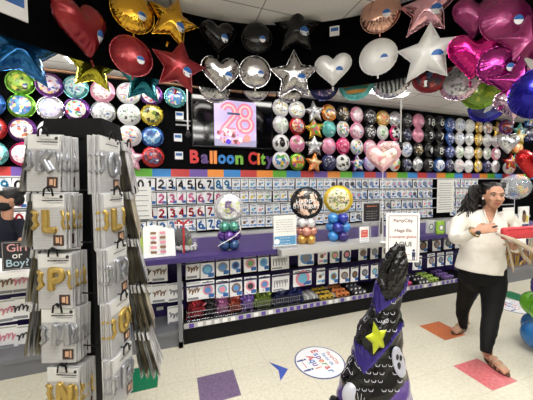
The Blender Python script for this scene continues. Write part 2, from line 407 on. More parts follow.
mb = MB(); mb.add(bbox(X0, X1, Y1, Y1+.15, 0, 3.6), WALLBLK); mb.obj('wall_back', kind='structure')
mb = MB(); mb.add(bbox(X0-.15, X0, Y0, Y1, 0, 4.3), mat('wall_paint', (200, 196, 188), .8)); mb.obj('wall_left', kind='structure')
mb = MB(); mb.add(bbox(X1, X1+.15, Y0, Y1, 0, 4.3), mat('wall_dark_paint', (40, 40, 46), .8)); mb.obj('wall_right', kind='structure')
mb = MB(); mb.add(bbox(X0, X1, Y0-.15, Y0, 0, 4.3), MATS['wall_paint']); mb.obj('wall_front', kind='structure')
# ceiling: a round coffer at 4.1 m inside the black ring, the rest at 3.5 m
def ceiling():
    m = bpy.data.materials.new('ceiling_tile'); m.use_nodes = True; nt = m.node_tree; b = nt.nodes['Principled BSDF']; L = nt.links.new
    tc = nt.nodes.new('ShaderNodeTexCoord'); sp = nt.nodes.new('ShaderNodeSeparateXYZ'); L(tc.outputs['Object'], sp.inputs[0]); ms = []
    for ax, T in (('X', 1.22), ('Y', .61)):
        d = nt.nodes.new('ShaderNodeMath'); d.operation = 'PINGPONG'; L(sp.outputs[ax], d.inputs[0]); d.inputs[1].default_value = T/2
        g = nt.nodes.new('ShaderNodeMath'); g.operation = 'LESS_THAN'; L(d.outputs[0], g.inputs[0]); g.inputs[1].default_value = .009; ms.append(g)
    mxm = nt.nodes.new('ShaderNodeMath'); mxm.operation = 'MAXIMUM'; L(ms[0].outputs[0], mxm.inputs[0]); L(ms[1].outputs[0], mxm.inputs[1])
    n1 = nt.nodes.new('ShaderNodeTexNoise'); n1.inputs['Scale'].default_value = 60; n1.inputs['Detail'].default_value = 4; L(tc.outputs['Object'], n1.inputs['Vector'])
    rp = nt.nodes.new('ShaderNodeValToRGB'); rp.color_ramp.elements[0].position = .35; rp.color_ramp.elements[1].position = .6; rp.color_ramp.elements[0].color = (*srgb((222, 220, 216)), 1); rp.color_ramp.elements[1].color = (*srgb((238, 236, 232)), 1)
    L(n1.outputs['Fac'], rp.inputs[0]); mx = nt.nodes.new('ShaderNodeMix'); mx.data_type = 'RGBA'; L(mxm.outputs[0], mx.inputs['Factor']); L(rp.outputs[0], mx.inputs['A']); mx.inputs['B'].default_value = (*srgb((150, 148, 144)), 1)
    L(mx.outputs['Result'], b.inputs['Base Color']); b.inputs['Roughness'].default_value = .9
    mb = MB(); n = 72; Z = 3.5
    cir = [(RC.x+3.27*math.cos(2*PI*k/n), RC.y+3.27*math.sin(2*PI*k/n)) for k in range(n)]
    def rectpt(a):
        dx, dy = math.cos(a), math.sin(a); t = 1e9
        for lim, c, d in ((X1, RC.x, dx), (X0, RC.x, dx), (Y1, RC.y, dy), (Y0, RC.y, dy)):
            if abs(d) > 1e-9:
                q = (lim-c)/d
                if q > 0: t = min(t, q)
        return RC.x+dx*t, RC.y+dy*t
    ang = sorted([2*PI*k/n for k in range(n)]+[math.atan2(y-RC.y, x-RC.x) % (2*PI) for x in (X0, X1) for y in (Y0, Y1)])
    N = len(ang); v = [(RC.x+3.27*math.cos(a), RC.y+3.27*math.sin(a), Z) for a in ang]+[(*rectpt(a), Z) for a in ang]
    mb.add((v, [(k, (k+1) % N, N+(k+1) % N, N+k) for k in range(N)]), m)
    mb.add(([(c[0], c[1], 4.1) for c in cir], [tuple(range(n))]), m)
    mb.obj('ceiling', kind='structure')
ceiling()
def ring():
    mb = MB(); n = 96; v = []; f = []
    for r, z in ((RR, 3.1), (RR, 4.095), (RR+.05, 4.095), (RR+.05, 3.1)):
        for k in range(n): v.append((RC.x+r*math.cos(2*PI*k/n), RC.y+r*math.sin(2*PI*k/n), z))
    for a in range(4):
        b = (a+1) % 4
        for k in range(n): f.append((a*n+k, a*n+(k+1) % n, b*n+(k+1) % n, b*n+k))
    mb.add((v, f), mat('black_soffit', (4, 4, 5), .9, spec=.05), True); o = mb.obj('trim_1', kind='structure', label='black circular soffit band hanging from the ceiling')
    return o
ring()
mb = MB(); mb.add(bbox(X0, 2.0, 5.14, 5.2, 3.45, 3.48), mat('copper_trim', (196, 150, 118), .5)); mb.obj('trim_2', kind='structure')
def stripe():
    cols = {'r': (198, 62, 60), 'p': (112, 84, 168), 'o': (238, 148, 62), 'b': (58, 140, 214), 'g': (104, 186, 58)}
    ms = {k: mat('stripe_'+k, c, .45) for k, c in cols.items()}
    seq = 'robgrpobrogbrpogbrpobrogb'  # from the left end
    mb = MB(); x = -2.83; fixed = [(-3.5, -2.379, 'r'), (-2.379, -2.0, 'p'), (-2.0, -1.66, 'o'), (-1.66, -1.33, 'b'), (-1.33, -1.0, 'r'), (-1.0, -.70, 'g'), (-.70, -.37, 'g'), (-.37, -.056, 'b'), (-.056, .271, 'r'), (.271, .601, 'p'), (.601, .91, 'o'), (.91, 1.244, 'b'), (1.244, 1.58, 'r'), (1.58, 1.927, 'o'), (1.927, 2.236, 'g')]
    x = 2.236
    for k, c in enumerate('brpogbrpogbrpogbrpogbrpogbr'): fixed.append((x, x+.33, c)); x += .33
    for a, b, c in fixed:
        if b <= X1: mb.add(bbox(a, b, 5.17, 5.2, 1.785, 1.937), ms[c])
    mb.obj('trim_3', kind='structure', label='rainbow frieze of coloured squares on the wall')
stripe()
# ceiling light fixtures at every lamp, the added ones included
for i, (x, y, z, sx, sy) in enumerate(LAMPS):
    t = thing('ceiling_light', 'white ceiling light panel of the %s ceiling' % ('round inner' if z > 3.6 else 'lower outer'), 'ceiling light', (x, y, z), group='ceiling lights of the '+('round inner' if z > 3.6 else 'lower outer')+' ceiling')
    mb = MB(); zz = .035
    for a in ((0, -sy/2-.02, sx+.08, .04), (0, sy/2+.02, sx+.08, .04), (-sx/2-.02, 0, .04, sy), (sx/2+.02, 0, .04, sy)): mb.add(box((a[0], a[1], zz-.012), (a[2], a[3], .045)), WHITE)
    mb.obj('frame', t)
    if z < 3.4 or 3.6 < z < 4:
        mb = MB(); top = (3.5 if z < 3.4 else 4.1)-z
        for q in (-sx*.4, sx*.4): mb.add(tube([(q, 0, .04), (q, 0, top)], .004, 6), WHITE)
        mb.obj('added_suspension_rods', t)  # rods invented for the fixtures that carry added upward lamps
    mb = MB(); mb.add(box((0, 0, zz-(.0 if z > 3.6 or z < 3.4 else .035)), (sx, sy, .01 if z > 3.6 or z < 3.4 else .06)), mat('lit_diffuser', (255, 252, 245), .5, emit=3) if z > 3.6 or z < 3.4 else mat('lit_wrap_lens', (255, 252, 245), .5, emit=14)); mb.obj('diffuser', t)  # outer lenses made deep and glowing to brighten the ceiling around them

# ================================================================== BACK WALL DISPLAY
def R_(name, *a, **k): return foil(name, *a, **k)
RIM = {'white': foil('white', (214, 214, 218), .3, .3), 'silver': foil('silver', (200, 200, 205)), 'black': foil('black', (20, 20, 22), .25, .5), 'green': foil('green', (108, 170, 52)), 'purple': foil('purple', (104, 54, 130)), 'aqua': foil('aqua', (110, 190, 190)),
       'pink': foil('pink', (226, 150, 178), .3, .5), 'hot': foil('hot_pink', (214, 60, 120)), 'blue': foil('blue', (48, 96, 170)), 'navy': foil('navy', (36, 42, 92)), 'gold': foil('gold', (206, 170, 80)), 'orange': foil('orange', (214, 120, 50)),
       'teal': foil('teal', (90, 180, 176), .35, .3), 'yellow': foil('yellow', (222, 196, 60)), 'red': foil('red', (180, 40, 40)), 'lav': foil('lavender', (176, 150, 210), .3, .5)}
W3 = (226, 226, 228)
PR = {'multi': printed('multi', W3, [(220, 60, 60), (60, 140, 210), (240, 200, 60), (80, 170, 90)], .55, 7), 'dots': printed('dots', (232, 232, 226), [(222, 190, 70), (190, 200, 110), (120, 120, 130)], .35, 10),
      'lime': printed('lime', (150, 196, 62), [(96, 140, 40), (220, 210, 90), (60, 60, 50)], .5, 6), 'whitepurple': printed('whitepurple', (214, 206, 222), [(200, 90, 90), (110, 90, 180), (230, 200, 120)], .5, 7),
      'aqua': printed('aqua', (160, 206, 208), [(220, 220, 226), (190, 150, 150), (70, 110, 150)], .5, 7), 'white': printed('white', (226, 228, 230), [(150, 155, 165), (190, 194, 200)], .3, 9), 'whiteblack': printed('whiteblack', (224, 226, 226), [(50, 50, 52), (120, 124, 128), (90, 150, 90)], .35, 9),
      'yellowdark': printed('yellowdark', (214, 204, 120), [(50, 70, 40), (120, 140, 60), (60, 40, 30)], .5, 5), 'bluegreen': printed('bluegreen', (70, 130, 180), [(230, 220, 120), (40, 70, 140), (230, 230, 230), (200, 120, 160)], .55, 7),
      'lav': printed('lav', (206, 204, 224), [(176, 172, 206), (150, 160, 196), (224, 200, 220)], .5, 8), 'snow': printed('snow', (84, 140, 196), [(230, 236, 244), (60, 90, 150), (180, 210, 230)], .5, 5), 'reddark': printed('reddark', (130, 36, 46), [(60, 40, 60), (200, 80, 80), (90, 110, 150)], .6, 6),
      'whitebrown': printed('whitebrown', (222, 214, 212), [(150, 100, 60), (200, 110, 80), (90, 80, 120)], .45, 6), 'confetti': printed('confetti', (228, 224, 224), [(230, 120, 70), (90, 170, 200), (160, 90, 170), (230, 190, 70)], .45, 12),
      'blackgold': printed('blackgold', (26, 24, 24), [(196, 160, 80), (230, 220, 200)], .42, 10), 'blackwhite': printed('blackwhite', (24, 24, 26), [(220, 220, 224), (150, 150, 156)], .3, 11), 'pinkwhite': printed('pinkwhite', (228, 206, 214), [(206, 150, 170), (240, 234, 238), (176, 140, 150)], .4, 8),
      'gold': printed('gold', (206, 180, 110), [(232, 220, 180), (160, 120, 50), (220, 224, 226)], .5, 8), 'goldorange': printed('goldorange', (212, 160, 100), [(226, 120, 70), (230, 210, 160)], .5, 6), 'orangeblue': printed('orangeblue', (226, 180, 80), [(220, 90, 50), (60, 130, 190), (240, 230, 220)], .6, 6),
      'redmulti': printed('redmulti', (206, 90, 110), [(240, 220, 200), (80, 150, 180), (230, 180, 70)], .55, 8), 'pinkgreen': printed('pinkgreen', (216, 120, 160), [(150, 190, 110), (240, 220, 230)], .5, 4), 'rainbow': printed('rainbow', (218, 110, 60), [(110, 180, 70), (230, 200, 60), (150, 90, 180)], .6, 5),
      'hot': printed('hot', (212, 70, 120), [(236, 150, 180), (180, 40, 90)], .45, 7), 'whiteblue': printed('whiteblue', (216, 222, 232), [(70, 100, 170), (150, 170, 210)], .4, 8), 'blue': printed('blue', (46, 62, 130), [(190, 200, 226), (90, 110, 180)], .4, 9), 'navy': printed('navy', (30, 32, 66), [(180, 180, 200), (90, 90, 130)], .3, 9),
      'silver': printed('silver', (206, 208, 212), [(120, 124, 130), (236, 236, 238)], .45, 10, .6), 'whitegreen': printed('whitegreen', (216, 226, 214), [(130, 170, 120), (232, 232, 232)], .4, 6), 'darkgreen': printed('darkgreen', (224, 224, 216), [(30, 50, 40), (50, 50, 50)], .6, 5), 'whitepink': printed('whitepink', (228, 222, 224), [(210, 130, 150), (190, 190, 200)], .35, 9),
      'beach': printed('beach', (226, 222, 214), [(220, 70, 60), (240, 200, 60), (90, 170, 80), (70, 130, 190)], .7, 3.5), 'panda': printed('panda', (230, 230, 230), [(20, 20, 22), (210, 210, 210)], .5, 4)}
GW = 'printed foil balloons on the black wall'
DGM = mat('white_ink', (228, 228, 230), .35)
ZR = [3.205, 2.86, 2.495, 2.135]
LX = [-2.46, -2.1, -1.742, -1.401, -1.033, -.657, -.309, .077]
# (column, row, shape, rim, print, words)
left = [(0, 1, 'round', 'blue', 'blue', 'blue'), (0, 2, 'round', 'red', 'reddark', 'dark red and teal'), (0, 3, 'round', 'aqua', 'aqua', 'pale aqua'),
 (1, 0, 'round', 'green', 'lime', 'lime green cartoon-printed'), (2, 0, 'round', 'purple', 'whitepurple', 'white and purple-rimmed'), (3, 0, 'round', 'aqua', 'aqua', 'aqua'), (4, 0, 'round', 'pink', 'whitepink', 'pinkish white'), (5, 0, 'round', 'white', 'confetti', 'white confetti'), (6, 0, 'round', 'purple', 'whitepurple', 'white with violet rim'), (7, 0, 'round', 'aqua', 'bluegreen', 'aqua and green'),
 (1, 1, 'round', 'green', 'bluegreen', 'blue with green rim'), (2, 1, 'round', 'silver', 'lav', 'pale lavender'), (3, 1, 'round', 'purple', 'multi', 'white with purple rim'), (4, 1, 'round', 'silver', 'white', 'plain white'), (5, 1, 'round', 'white', 'whiteblack', 'white with black lettering'), (6, 1, 'round', 'yellow', 'yellowdark', 'yellow with dark figure'),
 (1, 2, 'round', 'purple', 'whitebrown', 'white with brown picture'), (2, 2, 'round', 'white', 'white', 'white half hidden'), (4, 2, 'round', 'lav', 'lav', 'lavender and pink'), (5, 2, 'round', 'white', 'confetti', 'white with orange confetti'), (6, 2, 'round', 'blue', 'snow', 'icy blue'),
 (1, 3, 'round', 'hot', 'pinkwhite', 'pink and violet'), (5, 3, 'star', 'pink', 'pinkwhite', 'white and pink star'), (6, 3, 'round', 'red', 'reddark', 'dark red')]
def wall_balloon(x, r, shape, rim, pr, words, where, digits=None):
    sz = .355 if shape == 'round' else .43
    foil_balloon('%s %sballoon, %s row, %s' % (words, 'round ' if shape == 'round' and words.count(' ') < 3 else '', ROW[r], where), (x*1.02-(.03 if x < .3 else .04), 5.2-sz*.2-.035, ZR[r]+(-.02 if shape == 'star' else 0)+rnd.uniform(-.012, .012)), sz, shape, RIM[rim], PR.get(pr) or RIM[pr], rz=rnd.uniform(-.12, .12), ry=rnd.uniform(-.15, .15), group=GW, digits=digits, sticker=(shape, )[:0] or ((.17, -.17, .075, 0) if digits is None and rnd.random() < .5 and shape == 'round' else None))
for c, r, shape, rim, pr, words in left:
    wall_balloon(LX[c], r, shape, rim, pr, words, '%s column from the left edge' % ORD[c])
T_ = {'dg': None}
right_rows = [
 ['round white dots|white with yellow dots', 'round white dots|white and pale yellow', 'star silver silver|silver star', 'round orange orangeblue|orange and blue', 'round black blackgold|black with gold', 'round pink pinkwhite|pinkish white', 'round black blackwhite|black with white print', 'round gold goldorange|gold orange', 'round silver silver|silvery white', 'round black blackwhite|black with pale letters', 'round pink pink|plain light pink', 'round black black 18|black with number 18', 'round black black 6|black with number 6', 'round blue blue|blue patterned', 'round white whiteblue|white with blue star print', 'round white white|white', 'round gold gold|gold', 'round silver whitebrown|silver and brown', 'star gold gold|gold star'],
 ['round white whitegreen|cream white', 'round red redmulti|red multicoloured', 'star yellow rainbow|rainbow star', 'round teal teal|plain turquoise', 'round white multi|white with coloured confetti', 'round pink pinkwhite|pink with script', 'round black blackwhite|black ringed', 'round white whitegreen|pale green white', 'round hot panda|pink and black', 'round black navy|black with grey square', 'round pink pink|plain light pink', 'round black black 3|black with number 3', 'round black black 7|black with number 7', 'round blue blue|blue patterned', 'round white whiteblue|pale blue white', 'round white white|white', 'round gold gold|gold and white', 'round white white|white', 'round white whitepink|pinkish white'],
 ['round white panda|white with black shield', 'round pink pinkgreen|pink and green', 'star silver silver|silver star', 'round pink pink|pale pink', 'round hot hot|hot pink', 'round white multi|white with colourful figures', 'round pink pinkwhite|pink', 'round pink pinkwhite|blush pink', 'round white panda|white with black eyes', 'round white whiteblue|white with blue letters', 'round black blackgold|black and gold', 'round black black 4|black with number 4', 'round black black 8|black with number 8', 'round navy blue|dark blue', 'round white whitegreen|white with faint green', 'round white white|white', 'round gold gold|gold', 'round white whitegreen|white', 'round pink whitepink|light pink'],
 ['round white beach|white with red and green', 'round green rainbow|orange and green', 'star orange goldorange|orange star', 'round navy navy|navy with silver', 'round white darkgreen|white with dark centre', 'star purple bluegreen|purple star with yellow tip', 'round lav lav|lavender', 'round white white|white', 'round white beach|red yellow and green beach ball', 'round black navy|black and grey', 'round silver silver|silvery white', 'round black black 5|black with number 5', 'round blue whiteblue|blue and white', 'round navy navy|navy', 'round white whitepink|white with red print', 'round white white|white', 'round gold gold|white and gold', 'round navy navy|deep navy', 'round white silver|silvery white']]
for r, row in enumerate(right_rows):
    for c, spec in enumerate(row):
        a, words = spec.split('|'); q = a.split(); x = 2.08+.3595*c+(.03 if c > 1 else 0)
        dg = (q[3], .42, DGM) if len(q) > 3 else None
        wall_balloon(x, r, q[0], q[1], q[2], words, '%s column right of the television' % ORD[c], dg)
# further colourful foil balloons crowding the far right end of the wall
for k, (px, py, Y, sz, sh, rim, pr, w_) in enumerate([(508, 143, 4.7, .62, 'heart', 'silver', 'silver', 'silver heart'), (519, 137, 4.85, .42, 'star', 'yellow', 'gold', 'yellow gold star'), (511, 162, 4.85, .44, 'star', 'red', 'rainbow', 'red and gold star'), (520, 131, 4.95, .44, 'star', 'teal', 'aqua', 'teal striped star'), (506, 127, 4.95, .42, 'round', 'purple', 'reddark', 'dark red and purple round'),
                       (530, 134, 4.95, .5, 'round', 'navy', 'navy', 'dark navy round'), (519, 160, 4.98, .4, 'round', 'aqua', 'aqua', 'pale aqua round'), (531, 124, 4.98, .42, 'round', 'blue', 'bluegreen', 'blue and green round'), (517, 148, 5.05, .38, 'round', 'gold', 'goldorange', 'orange gold round'), (509, 168, 5.05, .36, 'round', 'white', 'multi', 'white confetti round')]):
    p = onY(px, py, Y); foil_balloon(w_+' foil balloon at the far right end of the wall', p, sz, sh, RIM[rim], PR[pr], rz=-.3, group='mixed foil balloons at the right end of the wall')
RED = foil('big_red', (190, 16, 24), .15, .7)
p = onY(531, 163, 4.45); o = foil_balloon('large glossy red foil balloon at the right edge of the wall', p, .9, 'heart', RED, detail=1, rz=-.2)

# television
def television():
    t = thing('television', 'wide black television showing pink number balloons on the wall', 'television', (1.12, 5.13, 2.36))
    W, H = 1.58, .96
    mb = MB(); mb.add(rbox((0, .02, H/2), (W, .06, H), .008), mat('tv_bezel', (14, 14, 16), .3)); mb.obj('body', t)
    mb = MB(); mb.add(bbox(-W/2+.015, W/2-.015, -.014, -.01, .02, H-.015), mat('tv_black_glass', (6, 7, 9), .08, coat=.6)); mb.obj('screen_glass', t)
    e = lambda n, c, s=.8: mat('screen_'+n, c, .3, emit=s)
    x0, x1 = .735-1.12, 1.56-1.12; z0, z1 = .03, H-.06; cx = (x0+x1)/2
    mb = MB(); mb.add(bbox(x0, x1, -.018, -.015, z0, z1), e('lavender', (186, 172, 214)))
    mb.add(bbox(x0, x1, -.0195, -.0185, z0, z0+.13), e('floor', (150, 146, 176), .7))
    def num(ch, ox, oz, h, wd):
        for k, (c, ww, yy) in enumerate([((176, 70, 96), wd*1.12, -.021), ((228, 130, 146), wd, -.0225), ((246, 184, 186), wd*.35, -.024)]):
            for pl in STROKE[ch]:
                q = [(ox+p[0]*h*.9, oz+p[1]*h) for p in dense(pl, .05)]; mb.add(ribbon(q, ww, yy), e('pink%d' % k, c))
    num('2', x0+.15, z0+.3, .48, .1); num('8', x0+.47, z0+.3, .48, .1)
    r2 = random.Random(3)
    for k in range(40):
        c = r2.choice([(222, 120, 140), (240, 170, 170), (230, 220, 226), (190, 90, 120), (120, 60, 60)]); nm = 'c%d' % (c[0])
        mb.add(disc((x0+.06+r2.random()*.52, -.026-.0004*k, z0+.06+r2.random()*.24), r2.uniform(.014, .045), 12, t=.0005), e(nm, c))
    mb.add(disc((x0+.63, -.044, z0+.16), .075, 16, t=.0005), e('c246', (240, 140, 130)))
    mb.add(disc((x0+.26, -.0445, z0+.08), .05, 16, t=.0005), e('c80', (70, 40, 190)))
    mb.add(bbox(x0+.25, x0+.5, -.0275, -.027, z0+.6, z0+.64), e('ribbon', (60, 80, 110)))
    mb.obj('lit_picture', t)
television()
# shop sign letters
def shop_sign():
    t = thing('shop_sign', 'Balloon City in coloured block letters on the black wall', 'sign', (.3, 5.17, 2.03))
    seq = [('B', 'r'), ('a', 'p'), ('l', 'o'), ('l', 'o'), ('o', 'b'), ('o', 'b'), ('n', 'g'), (' ', ''), ('C', 'r'), ('i', 'o'), ('t', 'g'), ('y', 'p')]
    C = {'r': (206, 44, 48), 'p': (92, 64, 130), 'o': (240, 140, 60), 'b': (44, 128, 206), 'g': (130, 190, 70)}
    px = [(190, 199), (201, 208.5), (210, 212.8), (213.8, 217), (218, 226), (226.7, 234.5), (235.5, 243.3), None, (248.5, 257), (257.6, 260), (260.8, 265.5), (266, 273.5)]
    for (ch, c), pr in zip(seq, px):
        if not pr: continue
        a = onY(pr[0], 157, 5.15).x-.3; b = onY(pr[1], 157, 5.15).x-.3
        v, f = text(ch, .33, .05, .035); xs = [p[0] for p in v]; xm = (min(xs)+max(xs))/2; s = (b-a)/(max(xs)-min(xs))
        zmin = min(p[2] for p in v) if ch != 'y' else min(p[2] for p in v)+.075
        mb = MB(); mb.add(([((p[0]-xm)*s+(a+b)/2, p[1], p[2]-zmin+.02) for p in v], f), mat('letter_'+c, C[c], .35)); mb.obj('letter', t)
shop_sign()
# small price placards on the black wall
PL = MB(); PL.add(box((0, 0, 0), (.14, .01, .14)), WHITE); PL.add(box((0, -.007, .02), (.11, .004, .05)), BLUE); PLM = PL.mesh('price_placard')
for px, py, w_ in [(179.5, 115.5, 'top'), (178, 137.5, 'middle'), (179, 155.5, 'lowest')]:
    p = onY(px, py, 5.18); inst('price_placard', PLM, 'white and blue price placard, %s of three left of the television' % w_, 'price tag', p, group='price placards beside the television')
p = onRing(334.5, 31, RR-.012); a = math.atan2(p.y-RC.y, p.x-RC.x)-PI/2
inst('price_placard', PLM, 'white and blue placard on the soffit above the white heart balloon', 'price tag', p, (0, 0, a))
p = onRing(10, 2, RR-.012); a = math.atan2(p.y-RC.y, p.x-RC.x)-PI/2
inst('price_placard', PLM, 'large white and blue placard at the upper left corner', 'price tag', p, (0, 0, a), scale=1.9)
mb = MB(); mb.add(bbox(-.06, .2, -.02, .02, -.05, -.03), GREYL); mb.add(bbox(-.06, .2, -.02, .02, .03, .05), GREYL); q = onY(179, 121, 5.17); mb.obj('shelf_bracket', label='short grey metal rails on the wall left of the television', cat='rail', loc=(q.x, 5.17, q.z-.03))

# ---- wall packs
def pack_mesh(kind, **k):
    mb = MB(); W, H = k.get('W', .158), k.get('H', .21); D = k.get('D', .012)
    mb.add(rbox((0, 0, -H/2), (W, D, H), .004, 1), k.get('card', PACKW)); y = -D/2-.0008
    def rect(x0, x1, z0, z1, m, dy=0): mb.add(([(x0*W, y-dy, -z0*H), (x1*W, y-dy, -z0*H), (x1*W, y-dy, -z1*H), (x0*W, y-dy, -z1*H)], [(0, 1, 2, 3)]), m)
    hd = k.get('head', DARK)
    rect(-.08, .08, .03, .06, DARK)
    if kind == 'digit':
        rect(-.3, .3, .1, .13, hd); 
        col = mat('digit_'+k['cn'], k['c'], .25, .5)
        for pl in strokes(k['ch'], H*.55): mb.add(tube([(x*1.1-.006, y-.004, z*1.08-H*.50) for x, z in pl], .0155, 6, flat=.5), col, True)
        rect(.08, .47, .7, .93, BLUE, .001)
    elif kind == 'art':
        rect(-.38, .38, .1, .14, hd); rect(-.2, .3, .18, .21, k['c1'])
        mb.add(disc((-.1*W, y-.001, -H*.5), W*.2, 12, t=.001), k['c1']); mb.add(disc((.2*W, y-.001, -H*.4), W*.12, 10, t=.001), k['c2']); rect(-.4, .0, .74, .86, k['c2']); rect(.05, .46, .72, .9, mat('sticker_pale_blue', (96, 150, 204), .4), .001)
    elif kind == 'ring':
        rect(-.4, .4, .07, .12, hd); mb.add(disc((0, y-.001, -H*.52), W*.38, 18, t=.001), k['c1']); mb.add(disc((0, y-.002, -H*.52), W*.25, 18, t=.001), k['c2']); rect(.05, .46, .72, .93, BLUE if k.get('st', 1) else k['c2'], .002)
    elif kind == 'script':
        v = k['c1']; rect(-.46, .46, .03, .1, GREYL)
        pl = []
        r3 = random.Random(k.get('seed', 1)); 
        for i in range(60): t = i/59; pl.append((-.4*W+.8*W*t+.05*W*math.sin(t*26), -H*.48+H*.12*math.sin(t*26+.7)+H*.05*math.sin(t*9+k.get('seed', 1))))
        mb.add(tube([(x, y-.004, z) for x, z in pl], .006, 5, flat=.5), v, True); rect(-.44, .3, .82, .94, k['c2'])
    elif kind == 'arch':
        rect(-.48, .48, .02, .1, GREYL)
        for i in range(5): x = -.38+.16*i; mb.add(tube([(x*W, y-.003, -H*.75), (x*W, y-.003, -H*.35), ((x+.1)*W, y-.003, -H*.35), ((x+.1)*W, y-.003, -H*.55)], .004, 5), GREY, True)
        rect(-.45, .1, .85, .93, k['c2'])
    return mb.mesh('hanging_pack')
digm = {}
for cn, c in (('dark', (44, 38, 44)), ('pink', (206, 96, 150)), ('red', (170, 30, 46)), ('blue', (30, 104, 178)), ('teal', (30, 120, 170))):
    for ch in '0123456789': digm[cn, ch] = pack_mesh('digit', cn=cn, c=c, ch=ch)
inkc = {'blue': (90, 140, 200), 'yellow': (220, 196, 90), 'grey': (130, 134, 142), 'purple': (130, 100, 170), 'green': (120, 170, 110), 'pink': (220, 140, 160), 'dark': (50, 52, 60), 'brown': (130, 96, 70), 'cyan': (110, 180, 210), 'navy': (40, 60, 110)}
ink = {k: mat('ink_'+k, c, .5) for k, c in inkc.items()}
artm = {}
def art(kind, a, b):
    if (kind, a, b) not in artm: artm[kind, a, b] = pack_mesh(kind, c1=ink[a], c2=ink[b])
    return artm[kind, a, b]
ZP = [1.76, 1.51, 1.25, 1.005]; rr = random.Random(11)
rail = MB()
for z in ZP: rail.add(bbox(-3.0, 9.6, 5.12, 5.2, z-.012+.02, z+.012+.02), mat('rail_black', (22, 22, 24), .5)); rail.add(bbox(-3.0, 9.6, 5.09, 5.12, z+.012, z+.034), mat('rail_strip', (196, 198, 202), .4))
for z in ZP: pass
rail.obj('display_rails', label='four long black hanging rails carrying the rows of packs along the wall', cat='rail')
GP = 'small hanging packs on the back wall'
for r in range(4):
    for c in range(-14, 51):
        x = -.559+.1686*c
        if -2.0 < x < -.95: continue
        if x < -2.6: continue
        if (6.35 < x < 6.95) : continue
        z = ZP[r]+rr.uniform(-.006, .006); loc = (x+rr.uniform(-.01, .01), 5.075+rr.uniform(-.01, .01), z); rot = (rr.uniform(-.02, .04), rr.uniform(-.05, .05), rr.uniform(-.2, .2))
        if 0 <= c <= 9 or c < 0:
            d = c % 10; cn = ['dark', 'pink', 'red', 'blue'][r]
            if r == 0 and d >= 8: cn = 'teal'
            wh = 'left of digit zero, pack %s' % ORD[-c-1] if c < 0 else 'near left of the wall'
            inst('number_pack', digm[cn, str(d)], ('white pack with %s digit %s, %s row of wall packs' % (cn, 'zero one two three four five six seven eight nine'.split()[d], ROW[r]) if c >= 0 else '%s digit pack in the %s row, %s past the rack to the left' % (cn, ROW[r], ordn(-c-1))), 'number pack', loc, rot, GP)
        else:
            f = c/50
            opts = {0: [('art', 'blue', 'cyan'), ('art', 'cyan', 'blue'), ('art', 'grey', 'blue')], 1: [('art', 'yellow', 'grey'), ('art', 'yellow', 'blue'), ('art', 'green', 'grey')], 2: [('art', 'blue', 'grey'), ('art', 'cyan', 'navy'), ('art', 'pink', 'grey')], 3: [('art', 'purple', 'pink'), ('art', 'navy', 'grey'), ('art', 'brown', 'blue')]}[r]
            if c > 22: opts = [('ring', 'dark', 'grey'), ('ring', 'blue', 'grey'), ('art', 'pink', 'green'), ('ring', 'grey', 'dark'), ('art', 'navy', 'blue'), ('ring', 'cyan', 'pink')]
            k = rr.choice(opts)
            inst('party_pack', art(*k), 'white pack with %s and %s print, %s row, %s pack right of the digits' % (k[1], k[2], ROW[r], ordn(c-10)), 'party pack', loc, rot, GP)
# lower wall shelf
mb = MB(); mb.add(bbox(-2.6, 9.6, 4.72, 5.2, .70, .74), GREYL); mb.add(bbox(-2.6, 9.6, 4.70, 4.72, .68, .75), GREYL); mb.add(bbox(-2.6, 9.6, 4.8, 5.2, 0, .12), BLACK)
for x in (-2.6, 0, 2.4, 4.8, 7.2, 9.56): mb.add(bbox(x, x+.04, 4.75, 5.2, 0, .7), GREY)
mb.obj('wall_shelf', label='long pale grey shelf along the foot of the back wall behind the purple counter', cat='shelf')
# paper notices on the wall packs
def notice(px, py, Y, W, H, label, lines=6, tint=PAPER, lcol=GREY):
    p = onY(px, py, Y); mb = MB(); mb.add(bbox(-W/2, W/2, -.003, .003, -H/2, H/2), tint)
    for i in range(lines):
        z = H/2-H*(.12+.78*i/max(lines-1, 1)); wd = W*(.36+.08*((i*7) % 3)*.5); mb.add(bbox(-wd, wd*.9, -.0045, -.0035, z-.006, z+.006), lcol)
    return mb.obj('paper_notice', label=label, cat='notice', loc=p)
notice(445.5, 196, 5.03, .6, .86, 'tall pale paper notice hanging on the wall packs left of the woman', 12)
notice(502, 189, 5.03, .55, .3, 'pale paper notice on the wall just right of the woman', 4)
notice(139, 203, 5.03, .4, .56, 'grey printed notice hanging right of the balloon pack rack', 6)

